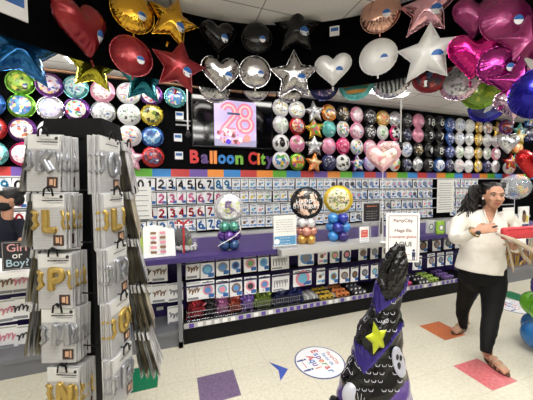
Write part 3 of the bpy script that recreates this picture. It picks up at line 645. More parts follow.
# ================================================================== COUNTER GONDOLA
ZC = .92
def price_rail(mb, x0, x1, y, z, h=.035):
    mb.add(bbox(x0, x1, y-.012, y, z, z+h), GREYL); x = x0+.05; r = random.Random(5); pur = mat('price_purple', (92, 66, 160), .5)
    while x < x1-.1:
        w_ = .05; mb.add(bbox(x, x+w_, y-.014, y-.0125, z+.004, z+h-.004), pur if r.random() < .72 else WHITE); x += .085
def gondola():
    t = thing('counter_gondola', 'long purple-topped island counter with grey and black display shelves under it', 'counter', (0, 3.1, 0))
    def L(a): return ([(v[0], v[1]-3.1, v[2]) for v in a[0]], a[1])
    mb = MB(); mb.add(L(bbox(-.62, 6.3, 2.62, 3.62, ZC-.05, ZC)), PURPLE); mb.obj('countertop', t)
    mb = MB(); mb.add(L(bbox(-1.75, -.62, 2.62, 3.2, ZC-.04, ZC+.005)), WHITE); mb.obj('countertop', t, label='white left end of the countertop')
    mb = MB(); mb.add(L(bbox(1.02, 2.55, 2.5, 2.76, ZC-.052, ZC+.012)), GREYL); mb.add(L(bbox(1.02, 2.55, 2.494, 2.50, ZC-.04, ZC+.02)), GREYL); mb.obj('front_ledge', t, label='pale grey metal ledge')
    mb = MB(); mb.add(L(bbox(-1.75, 6.3, 3.1, 3.16, .1, ZC-.05)), PURPLEP); mb.obj('back_panel', t)
    mb = MB(); mb.add(L(bbox(-1.75, .0, 2.72, 3.1, .13, .17)), GREY); mb.add(L(bbox(-1.75, .0, 2.74, 2.76, 0, .13)), GREY); mb.obj('base_deck', t, label='grey metal base deck')
    mb = MB(); mb.add(L(bbox(.055, 4.3, 2.74, 3.1, .17, .21)), BLACK); mb.add(L(bbox(.055, 4.3, 2.75, 2.77, 0, .17)), BLACK); mb.obj('base_deck', t, label='black base deck with kick plate')
    mb = MB(); price_rail(mb, .055, 4.3, 2.74, .17, .05); mb.v = [(v[0], v[1]-3.1, v[2]) for v in mb.v]; mb.obj('price_rail', t)
    mb = MB(); mb.add(L(bbox(4.34, 6.3, 2.72, 3.1, .16, .22)), GREY); mb.add(L(bbox(4.34, 6.3, 2.74, 2.76, 0, .16)), GREY); mb.obj('base_deck', t, label='grey metal base deck')
    for x in (.005, 4.3, -1.75):
        mb = MB(); mb.add(L(bbox(x, x+.04, 2.7, 3.1, 0, .06)), GREY); mb.add(L(bbox(x, x+.04, 2.7, 2.74, 0, ZC-.05)), GREY); mb.obj('upright_post', t)
    mb = MB(); mb.add(L(bbox(-.62, 6.3, 3.16, 3.6, .0, .12)), GREY); mb.add(L(bbox(-.62, -.57, 3.16, 3.6, .12, ZC-.05)), GREY); mb.add(L(bbox(6.25, 6.3, 3.16, 3.6, .12, ZC-.05)), GREY); mb.obj('rear_shelf', t)
    mb = MB()
    for z in (.78, .54):
        mb.add(L(bbox(.05, 4.3, 2.8, 2.81, z+.018, z+.03)), mat('rail_navy', (40, 34, 84), .5)); mb.add(L(bbox(.05, 4.3, 3.06, 3.1, z+.005, z+.035)), BLACK)
        x = .12
        while x < 4.2: mb.add(L(tube([(x, 3.08, z+.02), (x, 2.79, z+.015)], .003, 5)), CHROME); x += .31
    mb.obj('hook_rail', t)
gondola()
pk = {}
def gp(key, *a, **k):
    if key not in pk: pk[key] = pack_mesh(*a, **k)
    return pk[key]
CARDC = [('ring', 'grey', 'blue'), ('ring', 'blue', 'grey'), ('ring', 'pink', 'cyan'), ('ring', 'brown', 'cyan'), ('ring', 'dark', 'pink'), ('ring', 'cyan', 'pink'), ('art', 'pink', 'green'), ('ring', 'navy', 'grey'), ('art', 'brown', 'blue')]
GI = 'packs hanging under the purple counter'
def hang(px, py, key, label, W=.14, H=.2, Y=2.82, **kw):
    p = onY(px, py, Y); me = gp((key, W, H, tuple(sorted(kw.items()))), key[0], c1=ink[key[1]], c2=ink[key[2]], W=W, H=H, **kw)
    z0 = p.z+H/2
    return inst('hanging_pack', me, label, 'hanging pack', (p.x, Y, z0), (rr.uniform(0, .05), rr.uniform(-.02, .02), rr.uniform(-.1, .1)), GI)
row1 = [(193, 269.7, ('script', 'brown', 'grey'), .14), (207.5, 269, ('ring', 'blue', 'cyan'), .145), (222.5, 266.5, ('ring', 'grey', 'blue'), .14), (235.5, 265, ('ring', 'blue', 'navy'), .12), (250, 263, ('ring', 'pink', 'green'), .145), (263.5, 262, ('ring', 'cyan', 'blue'), .13), (280, 261, ('arch', 'grey', 'grey'), .22), (306, 257.5, ('ring', 'blue', 'grey'), .2), (322.7, 256, ('art', 'brown', 'pink'), .13), (334.8, 254.8, ('ring', 'green', 'pink'), .135), (346.6, 254, ('ring', 'dark', 'pink'), .135), (363, 252.5, ('ring', 'grey', 'brown'), .13), (374.5, 251.5, ('ring', 'grey', 'grey'), .13), (386, 250.5, ('ring', 'brown', 'grey'), .13), (398, 249.5, ('ring', 'grey', 'navy'), .13), (410, 247.5, ('ring', 'navy', 'grey'), .13), (423, 245.5, ('ring', 'dark', 'brown'), .17), (436.5, 244, ('ring', 'brown', 'grey'), .15), (448, 242.5, ('ring', 'dark', 'grey'), .15), (459, 241.5, ('ring', 'grey', 'dark'), .15)]
row2 = [(193.8, 291.4, ('script', 'brown', 'grey'), .145), (207.8, 289.5, ('ring', 'pink', 'blue'), .14), (222.5, 288.8, ('ring', 'cyan', 'pink'), .135), (236, 287.3, ('ring', 'brown', 'blue'), .14), (250.5, 285.5, ('ring', 'pink', 'dark'), .14), (264.5, 283.8, ('ring', 'pink', 'blue'), .13), (281, 282.5, ('arch', 'grey', 'grey'), .22), (302.5, 277.8, ('ring', 'pink', 'cyan'), .25), (321, 276.2, ('art', 'brown', 'cyan'), .12), (333.4, 275.9, ('ring', 'cyan', 'brown'), .13), (344.3, 275, ('ring', 'brown', 'grey'), .13), (354.7, 274, ('ring', 'dark', 'brown'), .12), (364.5, 272, ('ring', 'dark', 'grey'), .12), (374.5, 270.8, ('ring', 'grey', 'cyan'), .12), (386, 269, ('ring', 'grey', 'brown'), .13), (398, 267, ('ring', 'grey', 'dark'), .13), (417.5, 263, ('ring', 'dark', 'grey'), .15), (431, 260.4, ('ring', 'brown', 'grey'), .14), (440.5, 259.5, ('ring', 'navy', 'grey'), .12), (449.5, 258.5, ('ring', 'grey', 'cyan'), .13)]
for rn, rw in (('upper', row1), ('lower', row2)):
    for i, (px, py, key, W) in enumerate(rw):
        hang(px, py, key, 'clear pack with %s and %s print, %s row under the counter, %s from the post' % (key[1], key[2], rn, ordn(i)), W, .2)
        if i % 2 == 0 and key[0] == 'ring': pass
# script letter-banner packs on the left section
n = 0
for rn, pts in (('top', [(5.6, 283), (22, 281.5), (128, 274), (143.7, 273), (159.5, 272)]), ('middle', [(5.6, 311), (22, 308), (128, 296), (143.7, 295), (159.5, 293.6), (175.5, 292)]), ('bottom', [(7.5, 337), (26, 336), (175.5, 315)])):
    for i, (px, py) in enumerate(pts):
        k = ('script', ['brown', 'dark', 'pink'][(i+n) % 3] if px < 100 else ['dark', 'brown', 'grey'][i % 3], 'grey'); n += 1
        hang(px, py, k, 'white banner pack with %s script, %s row, %s from the left under the counter' % (k[1], rn, ordn(i)), .155, .21 if px < 100 else .2, Y=2.9 if px > 28 else 2.95, seed=(i+n) % 5)
mb = MB(); mb.add(box((0, 0, 0), (.07, .004, .035)), WHITE)
for px, py, w_ in [(148.5, 262, 'upper'), (160, 308.5, 'lower')]: inst('shelf_tag', mb.mesh('shelf_tag'), 'small white shelf tag on the purple panel, %s one' % w_, 'tag', onY(px, py, 3.09), group='shelf tags on the purple panel')

# tinsel piles in the wire basket
def tinsel(px0, px1, ybot, name, c, seed):
    a = onY(px0, 320, 2.9).x; b = onY(px1, 320, 2.9).x; r = random.Random(seed); mb = MB()
    m1 = mat('tinsel_'+name, c, .3, .35); m2 = mat('tinsel_dark_'+name, tuple(int(v*.6) for v in c), .3, .4)
    m3 = mat('tinsel_light_'+name, tuple(int(v+(255-v)*.35) for v in c), .25, .4)
    for k in range(420):
        x = r.uniform(a+.01, b-.01); y = r.uniform(2.80, 3.0); z = .215+r.random()*.2*(1-abs((x-a)/(b-a)-.5)*.5); L = r.uniform(.02, .05); th = r.uniform(0, 2*PI); ph = r.uniform(-1, 1)
        d = Vector((math.cos(th)*math.cos(ph), math.sin(th)*math.cos(ph)*.6, math.sin(ph)))*L; s = Vector((r.uniform(-1, 1), r.uniform(-1, 1), r.uniform(-1, 1))).normalized()*.006
        p = Vector((x, y, z)); q = p+d; q.z = max(.212, min(q.z, .45)); mid = (p+q)/2+Vector((0, 0, .01))
        mb.add(([p-s, p+s, mid+s, mid-s, q+s, q-s], [(0, 1, 2, 3), (3, 2, 4, 5)]), r.choice([m1, m1, m2, m3]))
    mb.add(rbox(((a+b)/2, 2.9, .28), (b-a-.01, .2, .13), .03), m2)
    mb.obj('shredded_tinsel', label='heap of %s shredded tinsel in the wire basket' % name.replace('_', ' '), cat='tinsel', kind='stuff')
for i, a in enumerate([(188, 203.5, 'red', (190, 24, 44)), (204, 215, 'black', (24, 22, 28)), (215.5, 227.5, 'pink', (216, 130, 190)), (228, 239.5, 'orange_red', (196, 74, 50)), (240, 252, 'lavender', (150, 110, 214)), (252.5, 270, 'olive_green', (120, 150, 44)), (271, 284, 'navy', (30, 36, 92)), (284.5, 300, 'deep_blue', (36, 46, 120))]): tinsel(a[0], a[1], 0, a[2], a[3], i)
def basket():
    x0 = onY(187, 320, 2.76).x; x1 = onY(301, 305, 2.76).x; mb = MB(); z0 = .215
    for z in (z0+.01, z0+.055, z0+.1): mb.add(tube([(x0, 2.765, z), (x1, 2.765, z)], .0028, 5), CHROME)
    x = x0
    while x < x1: mb.add(tube([(x, 2.765, z0), (x, 2.765, z0+.1)], .0018, 4), CHROME); x += .028
    for k in range(9):
        x = x0+(x1-x0)*k/8; mb.add(tube([(x, 2.765, z0+.1), (x, 3.08, z0+.1)], .0028, 5), CHROME)
    mb.obj('wire_basket', label='long low wire basket fence along the bottom shelf holding the tinsel', cat='basket')
basket()
# small boxed goods on the bottom shelf
def goods(px, py, n, rows, c, words, bw=.05, bd=.062, bh=.045, dark=False):
    p = onZ(px, py, .215); mb = MB(); mb.add(rbox((0, 0, bh/2), (bw, bd, bh), .004, 1), mat('box_'+words.replace(' ', '_'), c, .35, coat=.4)); mb.add(bbox(-bw*.3, bw*.3, -bd/2-.001, -bd/2, bh*.25, bh*.75), DARK if not dark else WHITE); me = mb.mesh('candle_box')
    for r in range(rows):
        for k in range(n):
            inst('small_box', me, 'small %s box on the bottom shelf, row %s from the front, %s along' % (words, ['one', 'two', 'three', 'four'][r], ORD[k]), 'box', (p.x+k*(bw+.014), 2.8+r*(bd+.03), .212+.012*r), group=words+' boxes on the bottom shelf')
goods(331, 306, 3, 3, (218, 180, 56), 'yellow'); goods(348, 303, 3, 3, (222, 136, 76), 'orange'); goods(364, 299, 3, 3, (60, 60, 66), 'black', dark=True)
goods(398, 290, 2, 3, (150, 60, 160), 'purple'); goods(407, 288, 3, 3, (214, 60, 130), 'hot pink'); goods(421, 284, 3, 3, (50, 50, 56), 'charcoal', dark=True); goods(431, 282, 3, 3, (170, 200, 90), 'pale green'); goods(445, 279, 3, 3, (120, 90, 160), 'mauve')
mb = MB(); mb.add(bbox(-.1, .1, -.12, .12, 0, .012), DARK); 
for k in range(5): mb.add(bbox(-.09+.04*k, -.065+.04*k, -.1, .1, .012, .05), WHITE if k % 2 else GREYL)
p = onY(308, 303, 2.9); mb.obj('card_tray', label='tray of white cards on the bottom shelf right of the blue tinsel', cat='tray', loc=(p.x, 2.92, .212))
mb = MB(); mb.add(bbox(-.13, .13, -.12, .12, 0, .02), GREYL); mb.add(bbox(-.12, .12, -.02, .02, .02, .06), DARK); mb.add(bbox(-.12, -.02, -.1, .0, .02, .05), DARK); mb.add(bbox(.02, .11, .03, .1, .02, .05), WHITE); p = onY(324, 301, 2.9); mb.obj('silver_tray', label='shallow silver tray with black stands left of the yellow boxes', cat='tray', loc=(p.x, 2.92, .212))

# ================================================================== THINGS ON THE COUNTER
LATEX = {}
def latex(name, c, metal=.45, rough=.22):
    return mat('latex_'+name, c, rough, metal, coat=.6)
LB = None
def latex_mesh():
    global LB
    if LB: return LB
    mb = MB(); pr = []
    for i in range(17):
        a = PI*i/16; r = math.sin(a)*.5; z = -math.cos(a)*.5
        if z < 0: z *= 1.12; r *= 1-.06*(-z)
        pr.append((max(r, .008), z))
    mb.add(lathe(pr, 22), latex('slot', (200, 200, 200)), True); mb.add(lathe([(.01, -.62), (.045, -.6), (.02, -.56), (.03, -.54)], 10), MATS['latex_slot'], True); LB = mb.mesh('latex_balloon'); return LB
def lball(parent, loc, size, mt, direction=(0, 0, 1)):
    o = bpy.data.objects.new('latex_balloon', latex_mesh()); COL.objects.link(o); o.parent = parent; o.location = loc; o.scale = (size,)*3
    o.rotation_euler = Vector(direction).to_track_quat('Z', 'Y').to_euler(); o.material_slots[0].link = 'OBJECT'; o.material_slots[0].material = mt; return o
def centrepiece(px, py, label, tiers, top, s=.1, pearls=None, topz=None):
    p = onZ(px, py, ZC+.005); t = thing('balloon_centrepiece', label, 'balloon centrepiece', (p.x, p.y, ZC)); th0 = math.atan2(-p.y, -p.x)
    mb = MB(); mb.add(lathe([(.05, 0), (.05, .006), (.01, .012)], 20), GREYL, True); mb.obj('base', t)
    z = s*.5
    for k, cols in enumerate(tiers):
        for j in range(4):
            a = th0+PI/4+j*PI/2+(PI/4 if k % 2 else 0)
            lball(t, (math.cos(a)*s*.62, math.sin(a)*s*.62, z+.006), s, cols[j % len(cols)], (math.cos(a), math.sin(a), .1))
        z += s*.84
    zt = z-s*.42+.02; size, shape, rim, face = top[:4]
    mb = MB(); mb.add(tube([(0, 0, .01), (0, 0, zt+size*.3)], .003, 6), WHITE); mb.obj('stick', t)
    me, F = foil_mesh(shape, 1); o = bpy.data.objects.new('foil_topper', me); COL.objects.link(o); o.parent = t; o.location = (0, 0, zt+size*.46); o.scale = (size, size*.8, size); o.rotation_euler = (0, 0, th0+PI/2)
    for i, mt in enumerate((rim, face)): o.material_slots[i].link = 'OBJECT'; o.material_slots[i].material = mt
    if len(top) > 4: 
        mb = MB(); 
        for st, h_, zz, mt in top[4]: mb.add(F.stroke([[(x, z_+zz) for x, z_ in pl] for pl in strokes(st, h_)], h_*.1), mt, True)
        mb.obj('printed_lettering', o)
    if pearls:
        mb = MB()
        for i in range(34):
            a = th0-1.2+i*.09*1.1; zz = .05+.0065*i; mb.add(ellipsoid((math.cos(a)*s*1.1, math.sin(a)*s*1.1, zz), (.006, .006, .006), 8, 6), pearls, True)
        mb.obj('pearl_garland', t)
    return t
c1 = latex('teal', (70, 140, 124)); c2 = latex('violet', (92, 54, 140)); c3 = latex('steel_blue', (50, 84, 130))
centrepiece(229.5, 249, 'chrome teal, purple and blue balloon centrepiece with a silver round topper', [[c3], [c2], [c1]], (.3, 'round', foil('topsilver', (190, 190, 196), .25, .5), printed('silverscroll', (206, 206, 208), [(130, 120, 150), (236, 236, 236), (190, 200, 120)], .4, 8), [('5', .4, 0, mat('mauve_ink', (110, 90, 130), .4))]), .112, mat('pearl', (236, 232, 230), .2))
g1 = latex('gold', (196, 150, 70)); g2 = latex('rose', (206, 140, 124)); g3 = latex('clear_white', (206, 206, 206), .3)
centrepiece(306.5, 243.5, 'gold, rose and silver balloon centrepiece with black Happy Birthday topper', [[g1], [g2], [g3]], (.36, 'round', RIM['black'], printed('blackrose', (22, 20, 20), [(206, 160, 130), (230, 200, 180)], .42, 7), [('HAPPY', .15, .04, DGM), ('BIRTHDAY', .12, -.1, DGM)]), .112)
b1 = latex('royal', (36, 50, 150), .2); b2 = latex('sky', (52, 130, 200), .1); b3 = latex('indigo', (48, 34, 110), .2)
centrepiece(338, 241, 'royal and sky blue balloon centrepiece with yellow Happy Birthday topper', [[b3, b2], [b2, b1], [b1, b2]], (.33, 'round', foil('topyellow', (222, 190, 50), .3, .5), printed('birthdaydots', (226, 218, 190), [(90, 90, 90), (230, 200, 60), (120, 160, 70)], .35, 12), [('HAPPY', .12, .05, DARK), ('BIRTHDAY', .09, -.07, DARK)]), .13)
# small yellow-green latex balloon at foot
p = onZ(327, 240, ZC)
# floating pink clear heart balloon on a stick
p = P(383, 156, 3.1); t = thing('stick_balloon', 'pale pink heart foil balloon with roses floating on a thin stick', 'balloon', (p.x, p.y, ZC))
foot = Vector((p.x, p.y, ZC))
mb = MB(); mb.add(tube([(0, 0, .0), (0, 0, p.z-ZC-.1)], .0035, 6), WHITE); mb.add(lathe([(.05, 0), (.05, .008), (.008, .02)], 16), WHITE); mb.obj('stick', t)
me, F = foil_mesh('heart', 1)
for nm, off, sz, rim, fc, zz in (('heart_foil', (0, 0), .37, foil('palerose', (222, 170, 178), .25, .3), printed('rosepink', (226, 190, 190), [(206, 130, 140), (236, 220, 214), (190, 160, 140)], .45, 5), -.02),):
    o = bpy.data.objects.new(nm, me); COL.objects.link(o); o.parent = t; o.location = (0, 0, p.z-ZC+zz); o.scale = (sz, sz*.8, sz); o.rotation_euler = (0, 0, math.atan2(-p.y, -p.x)+PI/2)
    for i, mt in enumerate((rim, fc)): o.material_slots[i].link = 'OBJECT'; o.material_slots[i].material = mt
me, F = foil_mesh('round', 1); o = bpy.data.objects.new('rose_foil', me); COL.objects.link(o); o.parent = t; o.location = (.02, -.06, p.z-ZC+.08); o.scale = (.22, .1, .16); o.rotation_euler = (0, 0, math.atan2(-p.y, -p.x)+PI/2)
for i, mt in enumerate((MATS['foil_palerose'], printed('rosetaupe', (176, 140, 134), [(150, 110, 108), (214, 180, 172)], .5, 9))): o.material_slots[i].link = 'OBJECT'; o.material_slots[i].material = mt

def sign_holder(px, py, Z, W, H, label, draw, lean=0, rz=None, name='sign_holder'):
    p = onZ(px, py, Z); th = rz if rz is not None else 0; t = thing(name, label, 'sign', (p.x, p.y, Z), th)
    mb = MB(); mb.add(bbox(-W/2-.01, W/2+.01, -.005, -.002, 0, H), CLEAR); mb.add(bbox(-W/2-.01, W/2+.01, -.04, .06, 0, .004), CLEAR); mb.obj('acrylic_holder', t)
    mb = MB(); draw(mb, W, H); mb.obj('printed_sheet', t); return t
def lines(mb, W, z0, z1, n, c=DARK, wmul=.8, y=-.0075, th=.004, seed=1):
    r = random.Random(seed)
    for i in range(n):
        z = z0+(z1-z0)*i/max(n-1, 1); x = -W/2*wmul
        while x < W/2*wmul-.01:
            L = r.uniform(.012, .04); mb.add(bbox(x, min(x+L, W/2*wmul), y-.0005, y, z-th/2, z+th/2), c); x += L+.008
def d1(mb, W, H):
    mb.add(bbox(-W/2, W/2, -.0055, -.005, .02, H), PAPER); lines(mb, W, H-.05, H*.5, 6, GREY); mb.add(bbox(-W/2*.95, W/2*.95, -.0065, -.006, .03, H*.36), mat('notice_blue', (84, 146, 190), .4)); mb.add(disc((-W*.36, -.0075, H*.2), .03, 16, t=.001), WHITE); lines(mb, W*.6, H*.3, H*.12, 3, WHITE, seed=3)
sign_holder(285, 247.5, ZC+.012, .26, .35, 'upright acrylic sign with white text and a blue lower band', d1)
def d2(mb, W, H):
    mb.add(bbox(-W/2, W/2, -.006, -.0055, .01, H), WHITE); mb.add(bbox(-W*.36, W*.36, -.0065, -.0062, H*.35, H*.8), mat('notice_red', (206, 90, 80), .4)); lines(mb, W, H*.25, H*.12, 2, BLUE); lines(mb, W*.6, H*.7, H*.5, 2, WHITE, y=-.0075)
sign_holder(364, 243, ZC+.012, .13, .19, 'small acrylic holder with a white and red card on the grey ledge', d2)
def d3(mb, W, H):
    mb.add(bbox(-W/2, W/2, -.008, -.0055, .0, H), GREYL); mb.add(bbox(-W/2+.015, W/2-.015, -.0095, -.009, .015, H-.015), DARK); 
    lines(mb, W*.7, H*.8, H*.72, 1, mat('ink_amber', (206, 120, 80), .4), y=-.011, th=.012); lines(mb, W*.75, H*.55, H*.2, 4, GREYL, y=-.011)
t = sign_holder(371, 240, ZC, .27, .25, 'dark framed menu sign raised on a thin stand in front of the wall packs', d3)
for ch in t.children: ch.location.z += .22
mb = MB(); mb.add(tube([(0, .01, 0), (0, .01, .24)], .006, 6), GREYL); mb.add(bbox(-.06, .06, -.04, .06, 0, .005), GREYL); mb.obj('stand', t)
# AQUI queue sign in front of the counter
def aqui():
    a = P(402.5, 240, 2.3); g = thing('queue_sign', 'white freestanding queue sign reading AQUI behind the black balloon figure', 'sign', (a.x, a.y, 0), -.42)
    z1 = P(403, 213.5, 2.25).z; z0 = P(403, 264, 2.25).z; W = .26
    mb = MB(); mb.add(rbox((0, 0, (z0+z1)/2), (W+.02, .014, z1-z0), .004, 1), WHITE); mb.obj('sign_panel', g)
    mb = MB(); y = -.009; H = z1-z0; bd = mat('sign_border', (120, 90, 80), .5)
    for b in ((-W/2+.012, W/2-.012, z1-.025, z1-.021), (-W/2+.012, W/2-.012, z0+.018, z0+.022), (-W/2+.010, -W/2+.014, z0+.02, z1-.022), (W/2-.014, W/2-.010, z0+.02, z1-.022)): mb.add(bbox(b[0], b[1], y, y+.001, b[2], b[3]), bd)
    br = mat('sign_brown', (110, 60, 50), .5); rd = mat('sign_red', (176, 60, 50), .5); nv = mat('sign_navy', (34, 44, 84), .5)
    mb.add(text('PartyCity', .042, 0, .01), br, T=TR(0, y, z1-.065)); mb.add(text('Haga fila', .042, 0, .005), br, T=TR(0, y, z1-.15)); mb.add(text('a comprar globos', .031, 0, .01), rd, T=TR(0, y, z1-.205)); mb.add(text('AQUI', .06, 0, .012), DARK, T=TR(0, y, z1-.27))
    for s in (-1, 1):
        mb.add(disc((s*.09, y, z0+.105), .011, 12, t=.001), nv); mb.add(bbox(s*.09-.014, s*.09+.014, y, y+.001, z0+.05, z0+.09), nv); mb.add(bbox(s*.09-.01, s*.09-.002, y, y+.001, z0+.022, z0+.05), nv); mb.add(bbox(s*.09+.002, s*.09+.01, y, y+.001, z0+.022, z0+.05), nv)
    mb.add(bbox(-.06, .06, y, y+.001, z0+.066, z0+.07), rd)
    mb.obj('printed_face', g)
    mb = MB(); mb.add(tube([(-.06, .02, .01), (-.06, .02, z0+.1)], .01, 10), GREY); mb.obj('pole', g)
    mb = MB(); mb.add(lathe([(.09, 0), (.09, .012), (.03, .025)], 28, (-.06, .02, 0)), GREY, True); mb.obj('base', g)
    a = P(418, 240, 2.32)
aqui()
# second narrow panel seen behind the queue sign
p = onZ(421, 247, ZC); mb = MB(); mb.add(bbox(-.035, .035, -.01, .01, 0, .3), GREYL); mb.add(bbox(-.02, .02, -.012, -.0105, .05, .26), DARK); mb.obj('leaflet_rack', label='narrow grey leaflet holder just right of the queue sign on the counter', cat='holder', loc=(p.x, 2.75, ZC))
# boxes on the counter right part
for px, py, c, w_ in [(430, 233, (206, 206, 210), 'white patterned'), (440, 234, (150, 196, 60), 'lime green'), (450, 234, (214, 208, 214), 'pale ringed')]:
    p = onZ(px, py, ZC); mb = MB(); mb.add(rbox((0, 0, .09), (.13, .035, .18), .004, 1), mat('gb_'+w_.replace(' ', '_'), c, .35, coat=.4)); mb.add(disc((0, -.0185, .09), .045, 18, t=.001), ink['grey']); mb.add(disc((0, -.0195, .09), .028, 18, t=.001), WHITE)
    mb.obj('standing_pack', label='%s pack standing at the back of the counter right of the queue sign' % w_, cat='pack', loc=(p.x, p.y, ZC))

# open brochure / display box at left of the counter
def brochure():
    p = onZ(152, 257, ZC); t = thing('catalogue', 'open white and lime catalogue leaning on the purple counter beside the gift', 'catalogue', (p.x-.05, p.y+.02, ZC), .1); t.scale = (1.3, 1.2, 1.3)
    def page(x0, x1, y0, y1, z1, m, nm):
        mb = MB(); v = []; f = []; N = 10
        for i in range(N+1):
            t_ = i/N; x = x0+(x1-x0)*t_; y = y0+(y1-y0)*t_+.02*math.sin(t_*PI)
            for z, yy in ((0, -.02), (z1+.015*math.sin(t_*5), .06)): v.append((x, y+yy, z))
        for i in range(N): f.append((2*i, 2*i+2, 2*i+3, 2*i+1))
        mb.add((v, f), m, True); mb.add(([(a, b+.004, c) for a, b, c in v], [q[::-1] for q in f]), m, True)
        return mb
    lime = mat('lime_card', (170, 196, 90), .5); mb = page(-.11, .0, -.03, .06, .2, lime, 'c'); mb.obj('cover', t)
    mb = page(-.02, .2, .03, -.05, .21, WHITE, 'p')
    for i in range(5):
        for j in range(2):
            x = .05+.065*j; z = .035+.034*i; y = .015-.02+z*.38-.03; mb.add(([(x-.02, y-.012, z-.009), (x+.02, y-.022, z-.009), (x+.02, y-.018, z+.009), (x-.02, y-.008, z+.009)], [(0, 1, 2, 3)]), ink['pink' if (i+j) % 2 else 'brown'])
    mb.obj('page', t)
    mb = MB(); mb.add(bbox(-.12, .2, -.05, .1, 0, .006), WHITE); mb.obj('base', t)
brochure()
def gift():
    p = onZ(184, 250, ZC); t = thing('gift_cylinder', 'clear cylinder gift with red ribbon bow and white crinkle filling on the counter', 'gift', (p.x, p.y, ZC)); r = .145; H = .27
    mb = MB(); mb.add(lathe([(r, 0), (r, H)], 32), mat('clear_box', (236, 240, 240), .06, alpha=.1), True); mb.obj('clear_cylinder', t)
    mb = MB(); rg = random.Random(4)
    for k in range(120):
        a = rg.uniform(0, 2*PI); q = rg.uniform(0, r*.9); z = rg.uniform(.01, .06); mb.add(box((q*math.cos(a), q*math.sin(a), z), (.02, .006, .012)), PAPER)
    o = mb.obj('paper_filling', t); o['kind'] = 'stuff'
    mb = MB(); mb.add(ellipsoid((-.02, 0, .14), (.10, .09, .10), 14, 10), mat('dark_plush', (30, 24, 24), .8, bump=.6, bscale=90), True); mb.add(ellipsoid((.05, -.03, .09), (.035, .035, .05), 12, 8), mat('olive_sweet', (120, 120, 70), .5), True); mb.obj('filling', t)
    rd = mat('red_ribbon', (176, 30, 36), .35); mb = MB(); fx, fy = -p.x, -p.y; L = math.hypot(fx, fy); ux, uy = fx/L, fy/L; sx, sy = -uy, ux
    v = []
    for z in (0, H+.004): 
        for s in (-.009, .009): v.append((ux*(r+.003)+sx*s, uy*(r+.003)+sy*s, z))
    mb.add((v, [(0, 1, 3, 2)]), rd)
    for s in (-1, 1):
        mb.add(tube([(sx*s*.005, sy*s*.005, H+.01), (sx*s*.05, sy*s*.05, H+.05), (sx*s*.09, sy*s*.09, H+.03), (sx*s*.06, sy*s*.06, H+.0), (sx*s*.005, sy*s*.005, H+.01)], .012, 8, flat=.5), rd, True)
    mb.add(ellipsoid((ux*.02, uy*.02, H+.015), (.02, .02, .016), 10, 8), rd, True)
    for s in (-1, 1): mb.add(ellipsoid((sx*s*.045, sy*s*.045, H+.004), (.05, .05, .008), 12, 6), mat('white_tissue', (232, 226, 224), .7), True)
    mb.obj('ribbon_bow', t)
gift()

# Girl or Boy sign and left counter bits
def gob():
    p = onY(16, 256, 2.58); t = thing('table_sign', 'black sign reading Girl or Boy hanging on the white counter end', 'sign', (p.x, 2.6, p.z)); W, H = .2, .23
    mb = MB(); mb.add(rbox((0, .004, 0), (W, .012, H), .004, 1), DARK); mb.obj('board', t)
    mb = MB(); pk_ = mat('sign_pink', (214, 160, 160), .5); bl = mat('sign_paleblue', (170, 196, 210), .5); y = -.004
    mb.add(text('Girl', .085, 0, .01), pk_, T=TR(0, y, .06)); mb.add(text('or', .07, 0, .01), WHITE, T=TR(0, y, 0)); mb.add(text('Boy?', .08, 0, .01), bl, T=TR(0, y, -.06))
    for b in ((-W/2+.008, W/2-.008, H/2-.012, H/2-.009), (-W/2+.008, W/2-.008, -H/2+.009, -H/2+.012), (-W/2+.008, -W/2+.011, -H/2+.01, H/2-.01), (W/2-.011, W/2-.008, -H/2+.01, H/2-.01)): mb.add(bbox(b[0], b[1], y, y+.001, b[2], b[3]), GREYL)
    mb.obj('lettering', t)
gob()
p = onZ(3, 244, ZC+.005); mb = MB(); mb.add(rbox((0, 0, .035), (.16, .1, .07), .02), mat('lime_item', (196, 210, 60), .4)); mb.obj('lime_pouch', label='lime yellow pouch lying on the white counter end at the left edge', cat='pouch', loc=(p.x, max(p.y, 2.75), ZC+.005))

# hanging white rods with black devices
def rod(px, ytop, ybot, d, label, kind):
    p = P(px, ybot, d); zt = 3.5 if math.hypot(p.x-RC.x, p.y-RC.y) > RR else 4.1
    t = thing('hanging_camera', label, 'camera', (p.x, p.y, p.z)); mb = MB(); mb.add(tube([(0, 0, .05), (0, 0, zt-p.z)], .012, 8), WHITE); mb.obj('rod', t)
    mb = MB(); mb.add(ellipsoid((0, 0, 0), (.05, .05, .05) if kind == 'ball' else (.05, .035, .07), 16, 12), mat('black_gloss', (16, 16, 18), .15), True); mb.add(lathe([(.02, .03), (.03, .06), (.012, .09)], 14), DARK, True); mb.obj('housing', t)
rod(188, 97, 135, 4.45, 'black dome camera on a white rod left of the television', 'ball')
rod(282.5, 97, 143, 4.45, 'black speaker pod on a white rod right of the television', 'pod')
rod(400.5, 97, 147, 4.6, 'black pod on a white rod above the pale pink heart balloon', 'pod')

